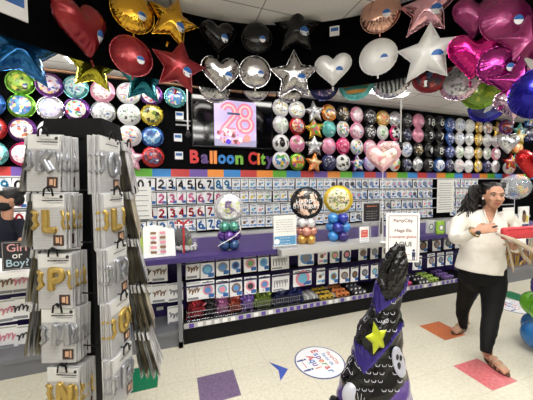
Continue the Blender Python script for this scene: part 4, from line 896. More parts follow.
# ================================================================== SOFFIT BALLOONS
FC = {'red': foil('satin_red', (136, 24, 32), .35, .6), 'gold': foil('bright_gold', (214, 164, 44), .16, .95), 'blackf': foil('satin_black', (14, 13, 14), .2, .6), 'silv': foil('bright_silver', (186, 184, 184), .2, 1), 'whitef': foil('satin_white', (216, 216, 214), .35, .1),
      'rosegold': foil('rose_gold', (206, 160, 142), .16, .95), 'lpink': foil('light_pink', (214, 160, 172), .16, .9), 'berry': foil('satin_berry', (126, 28, 84), .35, .6), 'magenta': foil('magenta', (186, 12, 112), .2, .85), 'purplepink': foil('purple_pink', (140, 26, 108), .18, .9), 'royal': foil('royal_blue', (30, 26, 150), .2, .8),
      'oceanblue': foil('ocean_blue', (24, 96, 156), .2, .8), 'limegold': foil('lime_gold', (186, 178, 44), .16, .9), 'tealf': foil('teal_foil', (22, 120, 136), .18, .85), 'silverpink': foil('silver_pink', (206, 176, 192), .14, .95)}
def soffit(px, py, size, shape, m, label, off=.16, ry=0, ro=0, face=None, st=True, behind=False, tilt=0, grp='foil balloons on the round soffit'):
    p = onRing(px, py, RR-off if not behind else RR+.05+off); a = math.atan2(p.y-RC.y, p.x-RC.x)-PI/2
    return foil_balloon(label, p, size, shape, FC.get(m) or RIM[m], face=face, detail=1, rz=a+ro, ry=ry, rx=tilt, group=grp, sticker=((.17, -.12, .1, 1) if st else None), neck=not behind)
for a in [(83, 28, .64, 'heart', 'red', 'satin red heart foil balloon at the upper left of the soffit', .2, -.3), (133, 12, .5, 'round', 'gold', 'round shiny gold foil balloon beside the gold star'), (173, 21, .6, 'star', 'gold', 'shiny gold star foil balloon on the soffit', .2, .25),
          (132, 56, .48, 'round', 'red', 'round satin red foil balloon between the red heart and red star'), (179, 66, .64, 'star', 'red', 'satin red star foil balloon under the gold star', .24, .15), (218, 36, .5, 'heart', 'blackf', 'black heart foil balloon above the silver heart'), (257, 38, .44, 'round', 'blackf', 'round black foil balloon above the round silver one'),
          (297, 29, .64, 'star', 'blackf', 'black star foil balloon reaching up to the ceiling', .18, .04), (221, 73, .56, 'heart', 'silv', 'shiny silver heart foil balloon'), (255, 72, .46, 'round', 'silv', 'round shiny silver foil balloon'), (294, 75, .66, 'star', 'silv', 'large shiny silver star foil balloon', .2, 0),
          (333, 69, .52, 'heart', 'whitef', 'white heart foil balloon right of the silver star'), (380, 14, .5, 'round', 'rosegold', 'round rose gold foil balloon at the top of the frame'), (428, 8, .62, 'star', 'lpink', 'light pink star foil balloon above the white star', .2, .1),
          (378, 57, .48, 'round', 'whitef', 'round white foil balloon beside the white star'), (428, 53, .66, 'star', 'whitef', 'large white star foil balloon', .28, .06), (476, 17, .5, 'heart', 'berry', 'satin berry heart foil balloon at the top right', .22, .1), (505, 20, .46, 'round', 'berry', 'round satin berry foil balloon in the top right corner', .24),
          (527, 42, .5, 'star', 'berry', 'satin berry star foil balloon at the right edge', .2), (474, 56, .56, 'heart', 'magenta', 'bright magenta heart foil balloon right of the white star', .3, .1), (499, 66, .4, 'round', 'purplepink', 'round metallic purple pink foil balloon', .3), (520, 84, .52, 'star', 'purplepink', 'metallic purple pink star foil balloon near the right edge', .35),
          ]:
    a = list(a); off = a[6] if len(a) > 6 else .16; ry = a[7] if len(a) > 7 else 0
    soffit(*a[:6], off=off, ry=ry, ro=(.62 if a[0] > 465 else .5 if a[0] < 100 else 0))
soffit(514, 103, .34, 'heart', 'silverpink', 'silver pink foil heart hanging lowest under the magenta balloons', off=.4, st=False)
soffit(541, 92, .46, 'round', 'royal', 'royal blue round foil balloon cut by the right edge', off=.5, st=False)
for px, py, sz, sh, m, f, lb in [(18, 47, .74, 'star', 'oceanblue', None, 'ocean blue star balloon poking below the soffit at far left'), (92, 66, .58, 'star', 'limegold', None, 'lime gold star balloon poking below the soffit'), (143, 80, .6, 'star', 'tealf', None, 'teal star balloon poking below the soffit'),
                             (215, 87, .5, 'round', 'silv', 'silver', 'round silver balloon behind the soffit under the silver heart'), (256, 86, .48, 'round', 'silv', 'silver', 'round silver balloon behind the soffit under the round silver one'), (290, 88, .48, 'round', 'silv', None, 'round silver balloon behind the soffit under the silver star'),
                             (324, 86, .46, 'round', 'navy', 'navydots', 'navy balloon with pale dots poking below the soffit'), (356, 83, .52, 'round', 'teal', 'stripes', 'teal and orange striped balloon poking below the soffit'), (391, 80, .54, 'round', 'silver', 'zebra', 'grey zebra striped balloon poking below the soffit'), (432, 74, .5, 'round', 'red', 'reddark', 'red balloon poking below the soffit beside the white star'),
                             (460, 82, .46, 'round', 'silverpink', 'silver', 'silver pink balloon poking below the soffit')]:
    fm = {'navydots': printed('navydots', (40, 34, 96), [(220, 200, 210), (150, 120, 200)], .22, 14), 'stripes': None, 'zebra': None}.get(f) if f in ('navydots',) else (PR.get(f) if f else None)
    if f in ('stripes', 'zebra'):
        mm = bpy.data.materials.new('wave_'+f); mm.use_nodes = True; nt = mm.node_tree; b = nt.nodes['Principled BSDF']; wv = nt.nodes.new('ShaderNodeTexWave'); wv.inputs['Scale'].default_value = 1.6 if f == 'stripes' else 3; wv.inputs['Distortion'].default_value = 1 if f == 'stripes' else 6; wv.bands_direction = 'Z' if f == 'stripes' else 'X'
        tc = nt.nodes.new('ShaderNodeTexCoord'); nt.links.new(tc.outputs['Object'], wv.inputs['Vector']); rp = nt.nodes.new('ShaderNodeValToRGB'); rp.color_ramp.interpolation = 'CONSTANT'; e = rp.color_ramp.elements
        e[0].color = (*srgb((60, 130, 120) if f == 'stripes' else (60, 64, 66)), 1); e[1].position = .5; e[1].color = (*srgb((196, 140, 60) if f == 'stripes' else (170, 176, 178)), 1); nt.links.new(wv.outputs['Fac'], rp.inputs[0]); nt.links.new(rp.outputs[0], b.inputs['Base Color']); b.inputs['Roughness'].default_value = .25; b.inputs['Metallic'].default_value = .3; fm = mm
    soffit(px, py, sz, sh, m, lb, off=.22, face=fm, st=False, behind=True, grp='foil balloons hanging behind the soffit')
FC['grassgreen'] = foil('grass_green', (110, 150, 30), .25, .6)
soffit(481, 92, .42, 'round', 'grassgreen', 'green round balloon hanging below the soffit at right', off=.3, st=False, behind=True, face=printed('greenprint', (112, 150, 34), [(60, 110, 30), (170, 190, 60)], .35, 6))
soffit(487, 106, .42, 'round', 'royal', 'navy, red and white round balloon under the green balloon', off=.6, st=False, behind=True, face=printed('superhero', (34, 40, 130), [(190, 30, 40), (220, 224, 236), (30, 60, 170)], .5, 4))

# ================================================================== FLOOR DECALS
def decal(px, py, r, label, tdir, full=True):
    c = onZ(px, py, 0); t = thing('floor_decal', label, 'floor sticker', (c.x, c.y, .0015), math.atan2(tdir.y, tdir.x))
    mb = MB(); mb.add(disc((0, 0, 0), r, 56, 'z', .002), mat('decal_ring', (58, 72, 130), .4)); mb.obj('blue_rim', t)
    mb = MB(); mb.add(disc((0, 0, .0008), r*.95, 56, 'z', .002), mat('decal_white', (226, 228, 232), .35)); mb.obj('white_disc', t)
    mb = MB(); T = lambda x, y: Matrix.Translation((x, y, .0022)) @ Matrix.Rotation(-PI/2, 4, 'X')
    rc = [(190, 50, 50), (206, 110, 60), (50, 110, 180), (110, 150, 60), (110, 70, 150)]
    for k, (s, h, y) in enumerate([('PartyCity', .2, .62), ('Favor de', .2, .38), ('Esperar', .36, .12), ('Aqui', .36, -.24)]):
        if k < 2: mb.add(text(s, h*r*1.1, 0, .01), mat('decal_c%d' % (0 if k == 0 else 2), rc[0 if k == 0 else 2], .5), T=T(0, y*r)); continue
        W = len(s)*.21*r; x = -W/2+.1*r
        for i, ch in enumerate(s): mb.add(text(ch, h*r*1.15, 0, .02), mat('decal_c%d' % ((i*2) % 5), rc[(i*2) % 5], .5), T=T(x+i*.215*r, y*r))
    nv = mat('decal_ring', (58, 72, 130)); 
    for s in (-1, 1):
        mb.add(disc((s*.3*r, -.5*r, .0022), .05*r, 14, 'z', .0004), nv); mb.add(bbox(s*.3*r-.05*r, s*.3*r+.05*r, -.72*r, -.57*r, .002, .0024), nv); mb.add(bbox(s*.3*r-.04*r, s*.3*r+.04*r, -.86*r, -.72*r, .002, .0024), nv)
    mb.add(bbox(-.18*r, .18*r, -.69*r, -.66*r, .002, .0024), mat('decal_c0', rc[0])); mb.obj('printing', t)
a = onZ(314.5, 350, 0); b = onZ(333, 370, 0)
decal(319.5, 361.5, .225, 'round white Esperar Aqui floor sticker left of the black balloon figure', b-a)
c2_ = onZ(516, 306, 0)
decal(514, 306, .24, 'round white floor sticker behind the woman beside the green tile', b-a)
pts = [onZ(269, 362.3, 0), onZ(288, 369.3, 0), onZ(280.5, 381, 0), onZ(278.5, 370.5, 0)]
c = sum(pts, Vector())/4; mb = MB(); mb.add(prism([((p-c).x, (p-c).y) for p in pts], 0, .002, 'z'), mat('decal_arrow', (62, 84, 170), .4)); mb.obj('arrow_decal', label='blue arrow sticker on the floor beside the round white sticker', cat='floor sticker', loc=(c.x, c.y, .001))

# ================================================================== LETTER PACK RACK (left foreground)
RA = math.atan2(RT.y, RT.x); RTH = Vector((RT.x, RT.y, 0)).normalized(); FWH = Vector((FW.x, FW.y, 0)).normalized()
def Q(lat, d, z=0): v = RTH*lat+FWH*d; return Vector((v.x, v.y, z))
def letter_pack(ch, colr, W=.16, H=.262):
    mb = MB(); mt = mat('letter_foil_'+colr, (150, 152, 158) if colr == 'silver' else (176, 150, 84), .35, .75, bump=.3, bscale=60)
    N = 6; v = []; f = []
    bag = mat('pack_bag', (164, 164, 166), .3, coat=.5, noise=.12, nscale=30)
    mb.add(rbox((0, .001, -H/2), (W, .007, H), .003, 1), bag)
    y = -.0032; rect = lambda x0, x1, z0, z1, m, dy=0: mb.add(([(x0*W, y-dy, -z0*H), (x1*W, y-dy, -z0*H), (x1*W, y-dy, -z1*H), (x0*W, y-dy, -z1*H)], [(0, 1, 2, 3)]), m)
    rect(-.47, .47, .01, .25, mat('pack_header', (194, 194, 192), .5)); rect(-.1, .4, .08, .095, GREY); rect(-.2, .42, .115, .14, DARK); rect(-.05, .4, .16, .175, GREY); mb.add(disc((.38*W, y-.001, -.06*H), .008, 12, t=.001), DARK)
    for pl in strokes(ch, H*.36): mb.add(tube([(x*.95+.014, y-.008, z-H*.47) for x, z in pl], .0155, 8, flat=.6), mt, True)
    mb.add(tube([(-.48*W, y-.004, -H*.31), (-.37*W, y-.007, -H*.36), (-.42*W, y-.006, -H*.46), (-.35*W, y-.007, -H*.55), (-.48*W, y-.004, -H*.63)], .0105, 7, flat=.5), mt, True)
    mb.add(tube([(.40*W, y-.005, -H*.30), (.47*W, y-.006, -H*.42), (.42*W, y-.005, -H*.52), (.48*W, y-.004, -H*.64)], .0075, 7, flat=.5), mt, True)
    for i in range(14): rect(-.5, .5, .26+.05*i, .264+.05*i, mat('pack_fold', (188, 188, 190), .3), .0002)
    rect(.12, .44, .74, .93, mat('pack_photo', (52, 32, 28), .4), .001); rect(.2, .3, .78, .88, mat('pack_photo_lights', (190, 150, 120), .4), .0015); rect(.33, .38, .77, .9, MATS['pack_photo_lights'], .0015)
    for i in range(5): rect(-.42, -.02, .74+.035*i, .75+.035*i, GREYL, .001)
    return mb.mesh('letter_balloon_pack')
def rack():
    L0, D0 = -.957, 1.43
    o = Q(L0, D0); t = thing('display_rack', 'tall black spinner rack hung with foil letter balloon packs in the left foreground', 'display rack', o, RA)
    mb = MB(); mb.add(bbox(-.028, .028, -.035, .035, .03, 1.9), BLACK); mb.obj('column', t)
    mb = MB(); z0, z1 = P(78, 136, 1.38).z, P(78, 119, 1.38).z
    mb.add(prism([(-.20, z0), (.13, z0), (.115, z1), (-.18, z1)], -.05, .12), BLACK); mb.obj('header_board', t)
    mb = MB(); mb.add(rbox((0, 0, .02), (.6, .6, .04), .01), BLACK); mb.obj('base', t)
    cache = {}
    def pack(ch, colr, lat, d, z, side, tilt, label, group, ry=0, jr=0):
        if (ch, colr) not in cache: cache[ch, colr] = letter_pack(ch, colr)
        p = Q(lat, d, z); inst('letter_balloon_pack', cache[ch, colr], label, 'balloon pack', p, (tilt, ry, RA+side+jr), group)
    hk = MB(); r = random.Random(9)
    def hook(lat0, d0, lat1, d1, z):
        a = (lat0-L0, d0-D0, z+.012); b = (lat1-L0, d1-D0, z+.012); dx, dy = b[0]-a[0], b[1]-a[1]; l = math.hypot(dx, dy); ux, uy = dx/l, dy/l
        hk_ = MB(); hk_.add(tube([a, b, (b[0]+ux*.012, b[1]+uy*.012, z+.028)], .0035, 6), BLACK, True)
        sx, sy = -uy*.022, ux*.022; bx, by = b[0]+ux*.008, b[1]+uy*.008
        hk_.add(tube([(bx-sx, by-sy, z-.012), (bx-sx*.8, by-sy*.8, z+.02), (bx, by, z+.032), (bx+sx*.8, by+sy*.8, z+.02), (bx+sx, by+sy, z-.012)], .004, 6), BLACK, True); hk_.obj('hook', t)
    zl = [P(46, y, 1.235).z for y in (135, 193.5, 254, 311, 373)]; zr = [P(107, y, 1.27).z for y in (139, 192.5, 245, 297, 351)]
    L = [('K', 'silver'), ('L', 'gold'), ('P', 'gold'), ('M', 'silver'), ('N', 'gold')]; Rr = [('O', 'silver'), ('L', 'gold'), ('R', 'silver'), ('O', 'gold'), ('R', 'silver')]
    mbb = MB()
    for z in zl: mbb.add(bbox(-.13, -.02, -.035, -.02, z+.004, z+.022), BLACK)
    mbb.obj('cross_bar', t)
    for i, (ch, c) in enumerate(L):
        lat = -1.012+[0, .012, .022, .03, .04][i]; z = zl[i]; hook(lat, 1.40, lat, 1.225, z)
        for k in range(9):
            d = 1.235+.0108*k
            if k: lb, g = 'thin edges of %s letter %s packs stacked behind the front pack, %s tier left side' % (c, ch, ORD[i]), 'spare %s %s packs on tier %s' % (c, ch, ORD[i])
            else: lb, g = '%s letter %s balloon pack facing front on the %s tier, left side of the rack' % (c, ch, ORD[i]), 'letter balloon packs on the rack'
            pack(ch, c, lat-.008+.002*k+r.uniform(-.003, .003), d, z+r.uniform(-.003, .003), 0, -.02-.01*r.random(), lb, g, r.uniform(-.03, .03)+.02, r.uniform(-.05, .05)+.02)
    for i, (ch, c) in enumerate(Rr):
        z = zr[i]; d = 1.262+[0, 0, -.005, -.01, -.015][i]; lt = -.738+[0, .012, .022, .032, .04][i]; hook(-.9, d+.02, lt+.01, d, z)
        for k in range(9):
            if k: lb, g = 'thin edges of %s letter %s packs stacked behind the front pack, %s tier right side' % (c, ch, ORD[i]), 'spare %s %s packs on tier %s right' % (c, ch, ORD[i])
            else: lb, g = '%s letter %s balloon pack facing right on the %s tier of the rack' % (c, ch, ORD[i]), 'letter balloon packs on the rack'
            pack(ch, c, lt-.0055*k+r.uniform(-.0015, .0015), d+r.uniform(-.004, .004), z+r.uniform(-.003, .003), PI/2, .02, lb, g, r.uniform(-.02, .02)-.03*(i > 0), -.03+r.uniform(-.03, .03))
    # side stacks seen edge on
    def streak(name, c, c2):
        m = mat(name, c, .4, 0, coat=.3); nt = m.node_tree; b = nt.nodes['Principled BSDF']; tc = nt.nodes.new('ShaderNodeTexCoord'); mp = nt.nodes.new('ShaderNodeMapping'); mp.inputs['Scale'].default_value = (110, 110, 9)
        nz = nt.nodes.new('ShaderNodeTexNoise'); nz.inputs['Scale'].default_value = 1; nz.inputs['Detail'].default_value = 4; rp = nt.nodes.new('ShaderNodeValToRGB'); rp.color_ramp.elements[0].position = .38; rp.color_ramp.elements[0].color = (*srgb(c2), 1); rp.color_ramp.elements[1].position = .62; rp.color_ramp.elements[1].color = (*srgb(c), 1)
        nt.links.new(tc.outputs['Object'], mp.inputs[0]); nt.links.new(mp.outputs[0], nz.inputs['Vector']); nt.links.new(nz.outputs['Fac'], rp.inputs[0]); nt.links.new(rp.outputs[0], b.inputs['Base Color']); return m
    fold = streak('folded_bag', (214, 214, 212), (70, 70, 70)); foldg = streak('folded_gold', (190, 180, 150), (72, 58, 40))
    def fm(m):
        mb = MB(); N = 8; v = []; f = []
        for side in (0, 1):
            for i in range(N+1):
                for j in range(5):
                    x = -.084+.168*j/4; z = -.262*i/N; v.append((x, .006*math.sin(j*1.7+i*.5)+(.005 if side else -.002)+.01*(i/N)**2, z))
        n = (N+1)*5
        for i in range(N):
            for j in range(4): a = i*5+j; f.append((a, a+5, a+6, a+1)); f.append((n+a, n+a+1, n+a+6, n+a+5))
        mb.add((v, f), m, True); mb.add(rbox((0, 0, -.02), (.168, .008, .04), .002, 1), MATS['pack_header'] if False else GREYL); return mb.mesh('letter_balloon_pack')
    fa, fb = fm(fold), fm(foldg)
    for i, z in enumerate(zl[:4]):
        hook(-.95, 1.39, -1.19, 1.375, z)
        for k in range(8):
            p = Q(-1.185+.0115*k, 1.375+r.uniform(-.01, .01), z); inst('letter_balloon_pack', fa if (k+i) % 3 else fb, 'grey folded balloon pack seen edge on at the left side of the rack, %s tier' % ORD[i], 'balloon pack', p, (-.03-.015*(8-k), 0, RA-PI/2+.25+r.uniform(-.1, .1)), 'edge-on packs at the left of tier %s' % ORD[i])
    for i, z in enumerate(zr):
        hook(-.9, 1.46, -.76+.02*i, 1.47, z)
        for k in range(9):
            p = Q(-.765+.024*i-.009*k, 1.47+r.uniform(-.01, .01), z); inst('letter_balloon_pack', fb if (k+i) % 2 else fa, 'dark folded balloon pack fanning out at the right side of the rack, %s tier' % ORD[i], 'balloon pack', p, (-(.04+.05*(8-k))*.3-.02-.025*i, 0, RA+PI/2+.35+r.uniform(-.12, .12)), 'fanned packs at the right of tier %s' % ORD[i])
rack()

# ================================================================== BLACK AND PURPLE BALLOON FIGURE
def figure():
    D = 1.35; base = P(374, 400, D); t = thing('foil_figure_balloon', 'tall black and purple shingled foil balloon with a yellow star and ghosts', 'balloon', (base.x, base.y, 0), RA)
    k = D/FP
    def prj(v):
        w_ = Vector((base.x, base.y, 0))+RTH*v[0]+FWH*v[1]+Vector((0, 0, v[2]))-CAM; d_ = w_.dot(FW); return 266.5+FP*w_.dot(RT)/d_, 200-FP*w_.dot(UP)/d_
    prof = [(243, 397.5, 399.5), (248, 394.5, 400.5), (255, 389.5, 401.5), (263, 385, 402.5), (271, 381, 402.5), (282, 377, 401), (294, 376, 398.5), (304, 375, 397.5), (312, 368, 398), (321, 361, 399), (333, 357, 400), (346, 356, 400), (356, 353, 401.5), (366, 347, 404), (379, 342, 407), (394, 338, 409), (412, 336, 410), (440, 338, 408), (470, 343, 402), (494, 352, 394)]
    zy = lambda y: P(374, y, D).z
    def XW(y):
        for a, b in zip(prof, prof[1:]):
            if a[0] <= y <= b[0]:
                q = (y-a[0])/(b[0]-a[0]); q = q; l = a[1]+(b[1]-a[1])*q; r_ = a[2]+(b[2]-a[2])*q; return l, r_
        return prof[-1][1:]
    def pw(pts, x):
        if x <= pts[0][0]: return pts[0][1]
        for a, b in zip(pts, pts[1:]):
            if x <= b[0]: return a[1]+(b[1]-a[1])*(x-a[0])/(b[0]-a[0])
        return pts[-1][1]
    lo1 = [(370, 286), (378, 314), (392, 302), (411, 284)]; up1 = [(374, 260), (378, 264), (380, 284), (386, 300), (396, 297), (402, 286), (406, 272), (410, 264)]; lo2 = [(350, 343), (357, 362), (364.5, 374), (380, 358), (408, 318)]; up2 = [(350, 334), (360, 344), (374, 356), (390, 340), (408, 306)]
    def zone(x, y):
        if y < pw(up1, x): return 'lobe', .012
        if y < pw(lo1, x): return 'purple', .016
        if y < pw(up2, x): return 'black', .004
        if y < pw(lo2, x): return 'purple', .010
        l = pw([(330, 366), (352, 402), (362, 440)], x); r_ = pw([(372, 440), (388, 402), (412, 376)], x)
        if (x < 362 and y > l) or (x > 372 and y > r_) or y > 430: return 'purple2', 0
        return 'black', 0
    def surf(x, y, ex=0):
        x2, y2 = x, y
        for _ in range(5):
            q = prj(surf0(x2, y2, ex)); x2 += (x-q[0])*.9; y2 += (y-q[1])*.9
        return surf0(x2, y2, ex)
    def surf0(x, y, ex=0):
        y = max(243, min(494, y)); l, r_ = XW(y); c = (l+r_)/2; w_ = (r_-l)/2; q = max(-1, min(1, (x-c)/w_)) if w_ else 0
        return Vector(((x-374)*k, -(w_*k*.85*math.sqrt(max(0, 1-q*q))+ex), zy(y)))
    NY, NT = 170, 96; v = []; f = []; mi = []
    bl = mat('figure_black', (6, 6, 8), .16, 0, coat=.12, spec=.4, bump=.06, bscale=12); pu = foil('figure_purple', (50, 36, 128), .16, .6); pu2 = mat('figure_haze', (96, 72, 150), .2, .5, coat=.4, noise=.35, nscale=9, bump=.3, bscale=14)
    rows = []
    for i in range(NY+1):
        y = 243+(494-243)*i/NY; l, r_ = XW(y); c = (l+r_)/2; w_ = (r_-l)/2
        for j in range(NT):
            a = 2*PI*j/NT; x = c+w_*math.cos(a); xq, yq = prj(((x-374)*k, -abs(math.sin(a))*w_*k*.85, zy(y))); zn, dsp = zone(xq, yq)
            rip = .0014*math.sin(y*.7+x*.35)*math.sin(x*.5)+.003*math.sin(y*.33+a*5)
            if zn == 'purple': rip = .003*math.sin(x*2.2+a)
            rr_ = (w_*k+dsp+rip)
            v.append(((c-374)*k+math.cos(a)*rr_, math.sin(a)*rr_*.85, zy(y)))
    mats = {'lobe': 0, 'black': 0, 'purple': 1, 'purple2': 2}
    for i in range(NY):
        for j in range(NT):
            f.append((i*NT+j, (i+1)*NT+j, (i+1)*NT+(j+1) % NT, i*NT+(j+1) % NT)); y = 243+251*(i+.5)/NY; l, r_ = XW(y); a = 2*PI*(j+.5)/NT; mi.append(mats[zone(*prj((((l+r_)/2+(r_-l)/2*math.cos(a)-374)*k, -abs(math.sin(a))*(r_-l)/2*k*.85, zy(y))))[0]])
    f.append(tuple(range(NT))); mi.append(0); f.append(tuple(NY*NT+j for j in range(NT-1, -1, -1))); mi.append(2)
    mb = MB(); mb.mats = [bl, pu, pu2]; mb.v = v; mb.f = f; mb.m = mi; mb.s = [True]*len(f); mb.obj('foil_body', t)
    mb = MB()
    for pts, r0 in [([(383, 284), (386, 268), (392, 254), (399, 245)], 5), ([(388, 290), (392, 276), (397, 262), (401, 251)], 4.5), ([(395, 280), (398, 270), (402, 264), (405, 258)], 4), ([(381, 276), (383, 268), (387, 258)], 3.5), ([(387, 296), (384, 288), (383, 280)], 3.8), ([(392, 291), (394, 284), (396, 276)], 3.5)]:
        q = [surf(x, y, .012) for x, y in pts]; n = len(q); qq = []
        for i in range((n-1)*6+1): u = i/6; a = min(int(u), n-2); qq.append(q[a].lerp(q[a+1], u-a))
        m_ = len(qq); mb.add(tube(qq, [r0*k*(.35+.65*math.sin(PI*(i+.6)/(m_+.2))**.6)*(1+.12*math.sin(i*1.9)) for i in range(m_)], 14), bl, True)
    mb.obj('black_lobes', t)
    # yellow star
    F = Foil('star', 60, .14); vv, ff, mm = F.geo(7, .01, 10); mb = MB(); c = surf(377, 338, .022)
    T = Matrix.Translation(c) @ Matrix.Rotation(.15, 4, 'Z') @ Matrix.Rotation(-.22, 4, 'Y') @ Matrix.Diagonal((.10, .11, .148, 1)); mb.add((vv, ff), foil('yellow_star', (178, 190, 22), .3, .35), True, T); mb.obj('yellow_star', t)
    # shingle marks
    mb = MB(); sc = mat('shingle_print', (196, 196, 206), .3); r = random.Random(2)
    for y in [314, 322, 331, 358, 366, 374, 382, 391, 326, 303]:
        l, r_ = XW(y); x = l+4+r.random()*3
        while x < r_-3:
            if zone(x, y)[0] == 'black' and not (364 < x < 388 and 322 < y < 352) and r.random() < .85:
                q = [surf(x+dx, y+dy, .0135 if y < 356 else .006) for dx, dy in ((-2.2, -1.6), (-1.6, .4), (-.5, .9), (0, -.2), (.6, .9), (1.7, .3), (2.2, -1.6))]; mb.add(tube(q, .0011, 4), sc)
            x += 6.5
    mb.obj('shingle_printing', t)
    def ghost(x, y, rx_, ry_, rot, nm):
        mb = MB(); g = mat('ghost_grey', (168, 170, 186), .3, coat=.4); V = []; n = 28; rows_ = 8
        V.append(surf(x, y, .012)); F_ = []
        for q in range(1, rows_+1):
            for i in range(n):
                a = 2*PI*i/n; u, w_ = rx_*math.cos(a)*q/rows_, ry_*math.sin(a)*q/rows_; V.append(surf(x+u*math.cos(rot)-w_*math.sin(rot), y+u*math.sin(rot)+w_*math.cos(rot), .012 if q < rows_ else .004))
        for i in range(n): F_.append((0, 1+i, 1+(i+1) % n))
        for q in range(rows_-1):
            for i in range(n): a = 1+q*n+i; b = 1+q*n+(i+1) % n; F_.append((a, a+n, b+n, b))
        mb.add((V, F_), g, True)
        for ex, ey, er in ((-1.2, -3, 1.1), (1.3, -2.5, 1.1), (0, 2.5, 1.4)):
            p_ = surf(x+ex*rx_/5, y+ey*ry_/10, .014); mb.add(ellipsoid(p_, (er*k*rx_/5, .003, er*k*1.6*ry_/10), 10, 8), DARK, True)
        mb.obj(nm, t)
    ghost(399, 362, 6.5, 16, -.22, 'grey_ghost')
    mb = MB(); p_ = surf(356, 392, .0); mb.add(ellipsoid((p_.x, p_.y+.025, p_.z-.045), (.055, .036, .065), 22, 16), mat('ghost_white', (176, 178, 188), .35, coat=.3), True)
    for i in range(7): a = -1.2+i*.4; mb.add(tube([(p_.x+.055*math.sin(a)*q, p_.y-.046*math.sqrt(max(0, 1-(math.sin(a)*q*.9)**2-(math.cos(a)*q*.9)**2))-.002, p_.z-.045+.06*math.cos(a)*q) for q in (.4, .6, .8, .92)], .0012, 4), GREYL)
    mb.obj('white_ghost', t)
    mb = MB(); q = P(334, 402, D)-base; mb.add(ellipsoid(((334-374)*k, -.02, zy(404)), (.03, .06, .045), 16, 12), bl, True); mb.obj('side_lobe', t)
    mb = MB(); mb.add(lathe([(.09, 0), (.12, .01), (.13, .04), (.11, .09), (.10, zy(494)+.01)], 32, ((373-374)*k, 0, 0)), pu2, True); mb.obj('weighted_foot', t)
figure()

# ================================================================== PEOPLE
SKIN = mat('skin', (186, 138, 112), .5, noise=.05, nscale=12)
def remesh(name, parts, voxel, m, loc, parent=None, smooth=4, cut=None, disp=0, dscale=20):
    me = bpy.data.meshes.new('t'); V = []; F_ = []
    for v, f in parts: o = len(V); V += [tuple(Vector(p)-loc) for p in v]; F_ += [tuple(i+o for i in q) for q in f]
    me.from_pydata(V, [], F_); bm = bmesh.new(); bm.from_mesh(me); bmesh.ops.recalc_face_normals(bm, faces=bm.faces); bm.to_mesh(me); bm.free()
    o = bpy.data.objects.new('t', me); COL.objects.link(o)
    md = o.modifiers.new('r', 'REMESH'); md.mode = 'VOXEL'; md.voxel_size = voxel
    md = o.modifiers.new('s', 'SMOOTH'); md.factor = .6; md.iterations = smooth
    if disp:
        tx = bpy.data.textures.new('folds', 'CLOUDS'); tx.noise_scale = dscale; md = o.modifiers.new('d', 'DISPLACE'); md.texture = tx; md.strength = disp; md.mid_level = .5
    nm = bpy.data.meshes.new_from_object(o.evaluated_get(bpy.context.evaluated_depsgraph_get())); bpy.data.objects.remove(o)
    if cut:
        bm = bmesh.new(); bm.from_mesh(nm); dl = [f for f in bm.faces if cut(f.calc_center_median()+loc, f.normal)]; bmesh.ops.delete(bm, geom=dl, context='FACES'); bm.to_mesh(nm); bm.free()
    nm.materials.clear(); nm.materials.append(m)
    nm.polygons.foreach_set('use_smooth', [True]*len(nm.polygons)); nm.polygons.foreach_set('material_index', [0]*len(nm.polygons))
    ob = bpy.data.objects.new(name, nm); COL.objects.link(ob)
    if parent: ob.parent = parent
    return ob
def pix(p):
    w_ = Vector(p)-CAM; d = w_.dot(FW); return 266.5+FP*w_.dot(RT)/d, 200-FP*w_.dot(UP)/d, d
def xf(vf, T): return [T @ Vector(p) for p in vf[0]], vf[1]
def basis(o, x, y, z): m = Matrix((x, y, z)).transposed().to_4x4(); m.translation = o; return m
def hand(wrist, tip, palm_n, spread=1, curl=.5, thumb=1, s=1.0):
    """palm plus five bent fingers; tip gives direction of fingers, palm_n faces out of the palm"""
    w_ = Vector(wrist); d = (Vector(tip)-w_).normalized(); n = Vector(palm_n); n = (n-d*n.dot(d)).normalized(); sd = d.cross(n)*thumb
    out = []; B = lambda a, b, c: w_+d*a*s+sd*b*s+n*c*s
    out.append(loft([(B(-.03, 0, 0), .024*s, .019*s), (B(.0, 0, 0), .025*s, .018*s), (B(.03, 0, 0), .036*s, .016*s), (B(.07, 0, 0), .040*s, .014*s), (B(.092, 0, 0), .037*s, .011*s)], sd, 14))
    for i, (off, L) in enumerate([(.030, .066), (.010, .076), (-.010, .070), (-.029, .054)]):
        a = Vector(); pts = [B(.07, off, 0), B(.088, off*1.05, 0)]; ang = 0; pos = [.088, 0]
        for q, fr in enumerate((.45, .32, .23)):
            ang += curl*(.5+.35*q); pos[0] += L*fr*math.cos(ang); pos[1] += L*fr*math.sin(ang); pts.append(B(pos[0], off*(1.05+.1*spread), pos[1]))
        out.append(tube(pts, [.0088*s, .0088*s, .0083*s, .0077*s, .0062*s], 8))
    out.append(tube([B(.012, .022, .002), B(.035, .045, .012), B(.058, .055, .024), B(.08, .052, .034)], [.0115*s, .011*s, .0095*s, .007*s], 8))
    return out
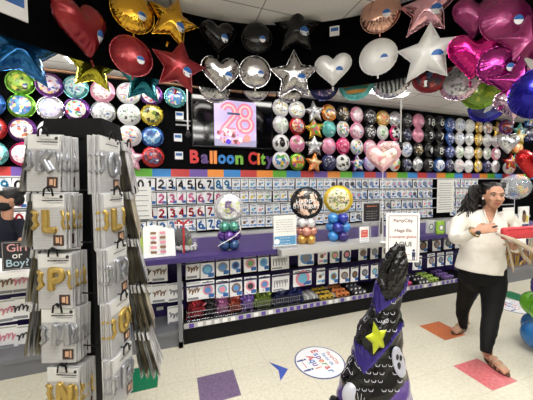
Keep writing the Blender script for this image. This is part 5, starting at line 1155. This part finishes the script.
def head(o, fwd, up, s=1.0):
    z = Vector(up).normalized(); y = -(Vector(fwd)-z*Vector(fwd).dot(z)).normalized(); x = y.cross(z); T = basis(Vector(o), x, y, z) @ Matrix.Diagonal((s, s, s, 1))
    P_ = [ellipsoid((0, .012, .03), (.072, .092, .088)), ellipsoid((0, -.030, -.035), (.054, .052, .066)), ellipsoid((0, -.045, -.083), (.027, .026, .02)), ellipsoid((0, -.02, -.01), (.065, .068, .085)),
          tube([(0, -.083, .012), (0, -.098, -.012), (0, -.106, -.028), (0, -.092, -.034)], [.008, .010, .0125, .008], 10), ellipsoid((.011, -.092, -.031), (.008, .009, .007), 8, 6), ellipsoid((-.011, -.092, -.031), (.008, .009, .007), 8, 6),
          ellipsoid((.034, -.067, -.022), (.022, .016, .018), 10, 8), ellipsoid((-.034, -.067, -.022), (.022, .016, .018), 10, 8), ellipsoid((.07, .008, -.005), (.008, .018, .03), 10, 8), ellipsoid((-.07, .008, -.005), (.008, .018, .03), 10, 8), tube([(.05, -.068, .03), (.0, -.085, .028), (-.05, -.068, .03)], .009, 8)]
    return T, [xf(p, T) for p in P_]
def face_parts(T, parent, loc, brow=(40, 28, 24)):
    loc = Vector(loc); TT = Matrix.Translation(-loc) @ T
    mb = MB(); ew = mat('eye_white', (226, 222, 216), .2); ir = mat('iris', (40, 26, 20), .15); br = mat('eyebrow', brow, .7)
    for s in (-1, 1):
        mb.add(ellipsoid((s*.029, -.0755, .007), (.0135, .009, .007), 12, 8), ew, True, TT); mb.add(ellipsoid((s*.029, -.0825, .007), (.0062, .004, .0062), 10, 8), ir, True, TT)
        mb.add(tube([(s*.044, -.074, .010), (s*.03, -.087, .0155), (s*.014, -.083, .010)], .0022, 6), ir, True, TT)
    mb.obj('eyes', parent)
    mb = MB()
    for s in (-1, 1): mb.add(tube([(s*.05, -.076, .028), (s*.035, -.088, .034), (s*.015, -.092, .030)], [.002, .0036, .003], 6), br, True, TT)
    mb.obj('eyebrows', parent)
    mb = MB(); lp = mat('lips', (150, 74, 70), .4); mb.add(tube([(.022, -.079, -.060), (.008, -.091, -.056), (0, -.091, -.058), (-.008, -.091, -.056), (-.022, -.079, -.060)], [.002, .0042, .004, .0042, .002], 8), lp, True, TT); mb.add(tube([(.019, -.080, -.062), (0, -.091, -.0665), (-.019, -.080, -.062)], [.002, .0052, .002], 8), lp, True, TT); mb.obj('lips', parent)

def woman():
    f1 = onZ(462, 333, 0); f2 = onZ(494, 370, 0); loc = Vector(((f1.x+f2.x)/2, (f1.y+f2.y)/2, 0))
    t = thing('person', 'woman in white blouse and black trousers standing in the aisle holding a red pouch', 'person', loc)
    sd = (RTH+FWH*.18).normalized()
    J = lambda x, y, d: P(x, y, d)
    # trousers
    hipc = J(482, 262, 2.5)
    pel = loft([(J(482, 254, 2.5), .19, .145), (J(482, 262, 2.5), .20, .155), (J(482, 272, 2.5), .205, .155), (J(482, 282, 2.5), .185, .14), (J(482.5, 290, 2.5), .10, .09)], sd)
    legA = loft([(J(473, 268, 2.53), .10, .12), (J(470, 282, 2.58), .098, .105), (J(465.5, 298, 2.70), .072, .075), (J(463, 306, 2.76), .062, .064), (J(462, 315, 2.80), .054, .058), (J(463, 323, 2.84), .041, .043), (J(463.5, 327, 2.86), .036, .038)], sd, 20)
    legB = loft([(J(491, 268, 2.47), .105, .12), (J(493, 286, 2.43), .100, .105), (J(492, 306, 2.36), .076, .078), (J(490.5, 318, 2.31), .064, .067), (J(488.5, 332, 2.25), .059, .063), (J(486.5, 344, 2.21), .045, .047), (J(486, 353, 2.19), .038, .040)], sd, 20)
    remesh('trousers', [pel, legA, legB], .012, mat('black_leggings', (9, 9, 11), .75, spec=.2), loc, t, 3, disp=.008, dscale=.05)
    # torso / blouse
    nk = J(491, 211, 2.42)
    tor = loft([(J(480, 271, 2.49), .225, .165), (J(481, 262, 2.49), .215, .165), (J(482, 250, 2.48), .185, .150), (J(483, 240, 2.47), .178, .155), (J(485, 229, 2.46), .178, .160), (J(486, 221, 2.46), .178, .125), (J(487, 215.5, 2.46), .150, .085), (J(489, 211.5, 2.45), .075, .06)], sd)
    skin_t = loft([(J(483, 240, 2.47), .155, .13), (J(485, 229, 2.455), .160, .142), (J(486, 221, 2.455), .150, .108), (J(487, 215.5, 2.455), .105, .068), (J(489, 211.5, 2.45), .062, .055), (J(490.5, 207, 2.43), .048, .050), (J(491.5, 198, 2.41), .046, .05)], sd)
    armR = loft([(J(474, 217, 2.48), .055, .055), (J(466, 216.5, 2.49), .068, .068), (J(459.5, 222, 2.48), .066, .066), (J(455.5, 231, 2.44), .056, .056), (J(454.5, 238, 2.38), .050, .050), (J(457.5, 239.5, 2.30), .047, .047), (J(464, 237, 2.21), .042, .042), (J(473, 232.5, 2.14), .036, .034)], UP, 18)
    armL = loft([(J(499, 217.5, 2.47), .055, .055), (J(508, 217, 2.47), .066, .066), (J(514, 224, 2.46), .063, .063), (J(517, 234, 2.42), .058, .058), (J(517.5, 243, 2.36), .054, .054), (J(516, 247, 2.28), .050, .050), (J(513, 247, 2.18), .042, .042)], UP, 18)
    blouse = mat('white_blouse', (220, 216, 208), .75, bump=.35, bscale=14)
    def vcut(c, n):
        x, y, d = pix(c)
        if n.dot(FW) > .15: return y < 208.5
        if y < 209.5: return True
        return 209 <= y < 227 and 483.6+(y-209)*.36 < x < 497-(y-209)*.37
    remesh('blouse', [tor, armR, armL], .011, blouse, loc, t, 3, cut=vcut, disp=.012, dscale=.09)
    mb = MB()
    def onf(x, y, d): return J(x, y, d)-loc
    for pts in ([(483.5, 210, 2.40), (485, 215, 2.335), (487.5, 221, 2.30), (490.4, 227, 2.285)], [(497, 210, 2.40), (496, 215, 2.34), (493.5, 221, 2.30), (490.4, 227, 2.285)]):
        mb.add(tube([onf(*p) for p in pts], [.012, .013, .012, .006], 8, flat=.45), blouse, True)
    mb.obj('collar', t)
    # head
    fwd = (-FWH*.95-RTH*.36+Vector((0, 0, -.12))).normalized(); hc = J(493.5, 196.5, 2.39); T, hp = head(hc, fwd, Vector((0, 0, 1))+RTH*.05, 1.02)
    hs = hand(J(476, 231, 2.12), J(493, 227.5, 2.06), UP*-.4+FW*.8, curl=.45, thumb=1, s=.95) + hand(J(513.5, 247.5, 2.17), J(513, 238, 2.05), FW*-.5+RT*-.7, curl=.6, thumb=-1, s=.92)
    fore = [tube([J(466, 236.5, 2.19), J(476, 231, 2.12)], [.03, .024], 12), tube([J(515, 247.5, 2.24), J(513.5, 247.5, 2.17)], [.03, .024], 12)]
    inarm = [tube([J(466, 218, 2.48), J(456, 232, 2.43), J(455, 239, 2.34), J(466, 236.5, 2.19)], [.03, .028, .025, .022], 12), tube([J(500, 222, 2.47), J(512, 225, 2.455), J(516.5, 233, 2.42), J(517, 243, 2.35), J(515, 247.5, 2.24)], [.03, .03, .028, .026, .024], 12), tube([J(466, 218, 2.48), J(486, 220, 2.46), J(502, 221, 2.47)], .035, 12)]
    # feet
    def foot(heel, toe, side):
        heel = Vector((heel.x, heel.y, 0)); toe = Vector((toe.x, toe.y, 0)); d = (toe-heel).normalized(); L = (toe-heel).length; n = d.cross(Vector((0, 0, 1)))
        A = lambda a, b, z: heel+d*a*L+n*b+Vector((0, 0, z))
        ps = [loft([(A(.02, 0, .04), .022, .025), (A(.12, 0, .045), .031, .033), (A(.4, 0, .046), .034, .030), (A(.68, 0, .034), .042, .019), (A(.84, 0, .027), .040, .013)], n, 14)]
        for i in range(5): b = (-.030+.015*i)*side; ps.append(tube([A(.74, b, .027), A(.88, b*1.05, .027), A(.985-.028*i*(1 if True else 0), b*1.1, .022)], [.010, .0095 if i else .012, .008 if i else .0105], 8))
        mbs = MB(); bg = mat('sandal_tan', (186, 160, 134), .35, .3); pl = []
        for i in range(26):
            a = 2*PI*i/26; r_ = 1; x = .5+.52*math.cos(a); w_ = (.040+.010*math.cos(a)-.006*math.cos(2*a))*math.sin(a); q = A(x, w_, 0)-loc; pl.append((q.x, q.y))
        mbs.add(prism(pl, 0, .014, 'z'), mat('sandal_sole', (92, 66, 50), .6))
        for x0, x1, h in ((.34, .44, .082), (.5, .56, .070), (.6, .52, .066), (.7, .76, .054), (.78, .72, .05)):
            mbs.add(tube([A(x0, -.044, .014)-loc, A((x0*3+x1)/4, -.034, h*.8)-loc, A((x0+x1)/2, 0, h)-loc, A((x0+x1*3)/4, .034, h*.8)-loc, A(x1, .044, .014)-loc], .007, 8, flat=.5), bg, True)
        mbs.add(tube([A(.02, -.03, .05)-loc, A(-.02, 0, .06)-loc, A(.02, .03, .05)-loc], .005, 6), bg, True)
        mbs.obj('sandal', t); return ps, heel
    pa, ha = foot(onZ(467, 326.5, 0), onZ(452.5, 334.5, 0), 1); pb, hb = foot(onZ(484.5, 358.5, 0), onZ(509, 377, 0), -1)
    ank = [tube([J(463.5, 320, 2.84), Vector((ha.x, ha.y, .09))+(onZ(452.5, 334.5, 0)-ha).normalized()*.035, Vector((ha.x, ha.y, .04))+(onZ(452.5, 334.5, 0)-ha).normalized()*.04], [.036, .034, .034], 12),
           tube([J(486.5, 345, 2.2), Vector((hb.x, hb.y, .09))+(onZ(509, 377, 0)-hb).normalized()*.035, Vector((hb.x, hb.y, .04))+(onZ(509, 377, 0)-hb).normalized()*.04], [.038, .034, .034], 12)]
    inner = [loft([(J(482, 250, 2.49), .15, .12), (J(482, 265, 2.5), .17, .13), (J(482.5, 280, 2.5), .15, .11)], sd), loft([(J(483, 242, 2.47), .15, .125), (J(482, 250, 2.49), .15, .12)], sd),
             loft([(J(473, 268, 2.53), .08, .09), (J(465.5, 298, 2.70), .055, .055), (J(463.5, 324, 2.85), .032, .032)], sd, 14), loft([(J(491, 268, 2.47), .08, .09), (J(492, 306, 2.36), .058, .058), (J(486.5, 350, 2.19), .032, .032)], sd, 14)]
    remesh('body', hp+[skin_t]+hs+fore+inarm+pa+pb+ank+inner, .0055, SKIN, loc, t, 2)
    face_parts(T, t, loc)
    # hair: cap plus dark curls falling behind the shoulder on the left
    TT = Matrix.Translation(-loc) @ T; hm = mat('dark_hair', (18, 13, 12), .42, bump=.5, bscale=70)
    cap = [xf(ellipsoid((0, .028, .045), (.083, .096, .086)), T), xf(ellipsoid((-.03, .06, .0), (.075, .075, .10)), T), xf(ellipsoid((.03, .06, .0), (.06, .07, .09)), T)]
    def capcut(c, n): 
        q = T.inverted() @ Vector(c); return q.y < -.028-.3*(q.z-.045) and q.z < .085
    remesh('hair', cap, .007, hm, loc, t, 2, cut=lambda c, n: (T.inverted() @ Vector(c)).y < -.03 and (T.inverted() @ Vector(c)).z < .062)
    mb = MB(); r = random.Random(5)
    for i in range(110):
        a = J(476+r.uniform(-6, 7), 190+r.uniform(-5, 8), 2.45+r.uniform(-.03, .09)); b = J(467+r.uniform(-8, 9), 211+r.uniform(-7, 7), 2.44+r.uniform(-.03, .12)); n = 14; pts = []; ph = r.uniform(0, 6); R_ = r.uniform(.008, .016)
        for q in range(n): u = q/(n-1); c = a.lerp(b, u)+Vector((0, 0, .02*math.sin(u*PI))); pts.append(c+RT*R_*math.cos(ph+u*11)+FW*R_*math.sin(ph+u*11)-loc)
        mb.add(tube(pts, [.010*(1-.6*q/(n-1)) for q in range(n)], 6), hm, True)
    for i in range(40):
        u = r.random(); a_ = (-.075+.15*u); pts = [TT @ Vector((a_*.9, -.055+.03*abs(a_)/.07, .088-.1*a_*a_/.005*.06)), TT @ Vector((a_*1.15, .01, .118)), TT @ Vector((a_*1.2, .08, .09)), TT @ Vector((a_*1.1-.03, .12, .03))]; mb.add(tube(pts, .006, 5), hm, True)
    mb.obj('curls', t)
    mb = MB(); mb.add(TT and ellipsoid(TT @ Vector((-.077, -.004, -.02)), (.008, .008, .011), 10, 8), WHITE, True); mb.obj('earbud', t)
    # watch / bracelet
    w0 = J(474.2, 232, 2.135)-loc; ax = (J(476, 231, 2.12)-J(466, 236.5, 2.19)).normalized(); e1 = ax.orthogonal().normalized(); e2 = ax.cross(e1); mb = MB()
    mb.add(tube([w0+(e1*math.cos(a)+e2*math.sin(a))*.042 for a in [2*PI*i/20 for i in range(21)]], .007, 8), mat('watch_gold', (150, 126, 80), .25, .9), True)
    mb.add(ellipsoid(w0-FW*.042, (.018, .018, .018), 12, 8), DARK, True); mb.obj('wrist_watch', t)
    return t
woman()
# what she holds
p0 = P(521, 232.5, 2.08); mb = MB(); mb.add(rbox((0, 0, 0), (.30, .05, .095), .02, 3), mat('red_pouch_fabric', (196, 58, 66), .6, bump=.3, bscale=25), True); mb.add(bbox(-.135, .135, -.027, -.02, .03, .034), mat('pouch_zip', (140, 34, 40), .4)); mb.obj('red_pouch', label='coral red pouch held in the arm of the woman in white', cat='pouch', loc=p0, rot=(0, -.06, RA))
mb = MB(); cloth = mat('beige_cloth', (176, 160, 140), .8, bump=.4, bscale=20)
def strip(pts, wd, d):
    v = []; f = []
    for i, (x, y, dd) in enumerate(pts):
        c = P(x, y, dd)-P(515, 245, 2.1); v += [c+UP*wd[i]/2, c-UP*wd[i]/2, c+UP*wd[i]/2+FW*.012, c-UP*wd[i]/2+FW*.012]
    for i in range(len(pts)-1):
        a = 4*i; b = a+4; f += [(a, a+1, b+1, b), (a+2, b+2, b+3, a+3), (a, b, b+2, a+2), (a+1, a+3, b+3, b+1)]
    return v, f
mb.add(strip([(497, 234, 2.08), (504, 236, 2.05), (512, 239.5, 2.04), (520, 243, 2.04), (528, 248, 2.05), (537, 253, 2.06)], [.012, .022, .035, .04, .042, .045], 0), cloth, True)
mb.add(strip([(505, 237, 2.07), (508, 244, 2.08), (510, 252, 2.1), (512, 262, 2.12), (514, 270, 2.13)], [.03, .05, .06, .06, .05], 0), cloth, True)
mb.add(strip([(516, 241, 2.07), (520, 248, 2.08), (524, 256, 2.1), (531, 263, 2.1)], [.03, .04, .04, .03], 0), cloth, True)
mb.obj('beige_bag', label='beige cloth bag with straps hanging from the hands of the woman', cat='bag', loc=P(515, 245, 2.1))
mb = MB(); mb.add(tube([P(492.5, 227.3, 2.06)-P(494, 227, 2.06), P(497.5, 225.8, 2.05)-P(494, 227, 2.06)], .006, 8), DARK); mb.obj('black_pen', label='small black pen held in the right hand of the woman', cat='pen', loc=P(494, 227, 2.06))

def clerk():
    c = P(8, 196, 2.8); loc = Vector((c.x, c.y, 0)); t = thing('person', 'person in dark shirt and black face mask standing behind the white counter end', 'person', loc)
    J = lambda x, y, d: P(x, y, d); sd = RTH
    tor = loft([(J(4, 262, 2.85), .17, .12), (J(4, 243, 2.85), .18, .13), (J(4, 228, 2.84), .19, .12), (J(5, 221, 2.83), .17, .09), (J(7, 217, 2.82), .07, .06)], sd)
    arm = loft([(J(18, 221, 2.83), .055, .055), (J(23, 231, 2.8), .05, .05), (J(24, 242, 2.74), .045, .045)], sd, 14)
    remesh('shirt', [tor, arm], .014, mat('navy_shirt', (26, 28, 40), .8, spec=.2), loc, t, 3, disp=.02, dscale=.08)
    fwd = (-FWH*.75-RTH*.45+Vector((0, 0, -.35))).normalized(); T, hp = head(J(8.5, 200, 2.8), fwd, (Vector((0, 0, 1))-RTH*.25-FWH*.25), 1.0)
    legs = [loft([(Vector((loc.x+s*.08, loc.y, z)), r_, r_) for z, r_ in ((.03, .05), (.45, .065), (.85, .1))], sd, 14) for s in (-1, 1)]
    nk = [tube([J(7, 222, 2.83), J(8, 208, 2.81)], .05, 12), loft([(Vector((loc.x, loc.y, .82)), .14, .1), (J(4, 255, 2.85), .14, .1), (J(4, 228, 2.84), .15, .1)], sd), tube([J(23, 238, 2.76), J(20, 243, 2.68)], .03, 10)]+hand(J(20, 243, 2.68), J(14, 244, 2.6), Vector((0, 0, -1)), s=.95)
    remesh('body', hp+nk, .007, SKIN, loc, t, 2)
    remesh('trousers', legs+[loft([(Vector((loc.x, loc.y, .72)), .17, .12), (Vector((loc.x, loc.y, .95)), .17, .12)], sd)], .015, mat('dark_jeans', (30, 34, 48), .8), loc, t, 3)
    face_parts(T, t, loc)
    hm = mat('black_hair', (14, 12, 13), .5, bump=.4, bscale=60)
    remesh('hair', [xf(ellipsoid((0, .03, .045), (.084, .098, .09)), T), xf(ellipsoid((0, .12, .05), (.05, .05, .05)), T), xf(ellipsoid((0, .06, -.01), (.07, .07, .08)), T)], .008, hm, loc, t, 2, cut=lambda c, n: (T.inverted() @ Vector(c)).y < -.04 and (T.inverted() @ Vector(c)).z < .06)
    mb = MB(); v, f = ellipsoid((0, -.045, -.042), (.066, .074, .060), 24, 14); TT = Matrix.Translation(-loc) @ T; keep = [q for q in f if sum(v[i][1] for i in q)/len(q) < -.02]; mb.add((v, keep), mat('mask_black', (18, 18, 22), .8), True, TT)
    for s in (-1, 1): mb.add(tube([(s*.06, -.03, -.03), (s*.076, .012, .0)], .002, 6), DARK, True, TT)
    mb.obj('face_mask', t)
    mb = MB(); mb.add(TT and ellipsoid(TT @ Vector((.05, -.03, .12)), (.018, .018, .010), 10, 8), WHITE, True); mb.obj('hair_clip', t)
clerk()

# ================================================================== RIGHT EDGE
def bubble():
    p = onY(515, 187, 3.2); t = thing('bubble_balloon', 'clear round bubble balloon with coloured stars on a stick above the counter at right', 'balloon', (p.x, p.y, ZC)); z = p.z-ZC; R_ = .235
    mb = MB(); v, f = ellipsoid((0, 0, z), (R_, R_, R_), 40, 28); mb.add((v, f), mat('clear_bubble', (226, 234, 240), .04, alpha=.3, coat=1), True); mb.obj('clear_sphere', t)
    r = random.Random(8); cols = [('coral', (226, 120, 110)), ('star_yellow', (226, 206, 70)), ('leaf', (120, 176, 90)), ('sky', (100, 150, 206)), ('white_print', (230, 230, 230)), ('peach', (230, 160, 110))]
    mb = MB(); F = Foil('star', 30, .1)
    for i in range(20):
        d = Vector((r.uniform(-1, 1), -abs(r.uniform(.2, 1)) if i < 18 else .6, r.uniform(-1, 1))).normalized(); c_ = Vector((0, 0, z))+d*(R_*.93); q = d.to_track_quat('-Y', 'Z').to_matrix().to_4x4(); sz = r.uniform(.07, .15)
        vv, ff, mm = F.geo(3, 0, 5); nm, cc = cols[i % 6]; mb.add((vv, ff), mat('bubble_'+nm, cc, .35), True, Matrix.Translation(c_) @ q @ Matrix.Rotation(r.uniform(0, 1.2), 4, 'Y') @ Matrix.Diagonal((sz, sz*.2, sz, 1)))
    mb.obj('printed_stars', t)
    mb = MB(); mb.add(tube([(0, 0, .0), (0, 0, z-R_)], .005, 8), WHITE); mb.add(lathe([(.06, 0), (.06, .01), (.01, .03)], 18), WHITE); mb.obj('stick', t)
bubble()
def column():
    c = onZ(556, 352, 0); t = thing('balloon_column', 'column of blue, lime green and purple latex balloons at the right edge', 'balloon column', (c.x, c.y, 0))
    mb = MB(); mb.add(lathe([(.14, 0), (.14, .015), (.012, .03), (.012, .62)], 20), GREY); mb.obj('base', t)
    bl_ = latex('column_blue', (30, 110, 180), .25); gr = latex('column_lime', (110, 190, 40), .15); pu_ = latex('column_purple', (84, 56, 150), .25)
    z = .16
    for k, m_ in enumerate([bl_, gr, pu_]):
        s = [.27, .25, .2][k]
        if k == 2: z = .60
        for j in range(4): a = RA+PI+j*PI/2+(.35 if k % 2 else 0); lball(t, (math.cos(a)*s*.62, math.sin(a)*s*.62, z), s, m_, (math.cos(a), math.sin(a), .1))
        z += s*.88
column()
# photo pack board on the counter behind the woman's shoulder and goods on the right shelf
def board(px, py, w_, h_, label, seed):
    p = onZ(px, py, ZC); t = thing('character_pack', label, 'pack', (p.x, min(p.y, 3.45), ZC)); mb = MB(); mb.add(rbox((0, 0, h_/2), (w_, .02, h_), .003, 1), WHITE); mb.obj('card', t)
    mb = MB(); mb.add(bbox(-w_*.46, w_*.46, -.0115, -.0105, .01, h_*.22), ink['navy']); mb.add(ellipsoid((0, -.012, h_*.55), (w_*.2, .003, h_*.26), 14, 10), ink['brown'], True); mb.add(ellipsoid((-.01, -.014, h_*.75), (w_*.14, .003, h_*.1), 12, 8), DARK, True); mb.add(bbox(w_*.2, w_*.4, -.0125, -.0115, h_*.3, h_*.6), ink['yellow' if seed else 'blue']); mb.obj('printed_face', t)
board(508, 231, .24, .34, 'white printed character pack on the counter directly behind the woman', 0); board(523, 229, .24, .34, 'white and yellow character pack on the counter at the right edge', 1)
mb = MB(); r = random.Random(3); gd = foil('gold_spray', (196, 160, 70), .3, .9); pp = foil('purple_spray', (90, 50, 150), .3, .7)
for i in range(260):
    x = r.uniform(4.45, 6.2); y = r.uniform(2.78, 3.05); b = Vector((x, y, .225)); L = r.uniform(.16, .42); q = b+Vector((r.uniform(-.1, .1), r.uniform(-.05, .02), L)); mb.add(tube([b, b.lerp(q, .5)+Vector((r.uniform(-.02, .02), 0, .02)), q], [.006, .004, .001], 4), gd if (int(x*3)+i) % 3 else pp)
mb.obj('foil_spray', label='gold and purple foil sprays crowding the low grey shelf behind the woman', cat='tinsel', kind='stuff')
for i in range(12):
    p = (4.48+.155*i, 2.84, .86); nm = [('ring', 'dark', 'pink'), ('ring', 'brown', 'grey'), ('art', 'purple', 'yellow')][i % 3]
    inst('hanging_pack', gp((nm, .13, .2), nm[0], c1=ink[nm[1]], c2=ink[nm[2]], W=.13, H=.2), 'pack with %s print on the upper shelf behind the woman, %s from her side' % (nm[1], ordn(i)), 'hanging pack', p, (0, 0, r.uniform(-.1, .1)), GI)
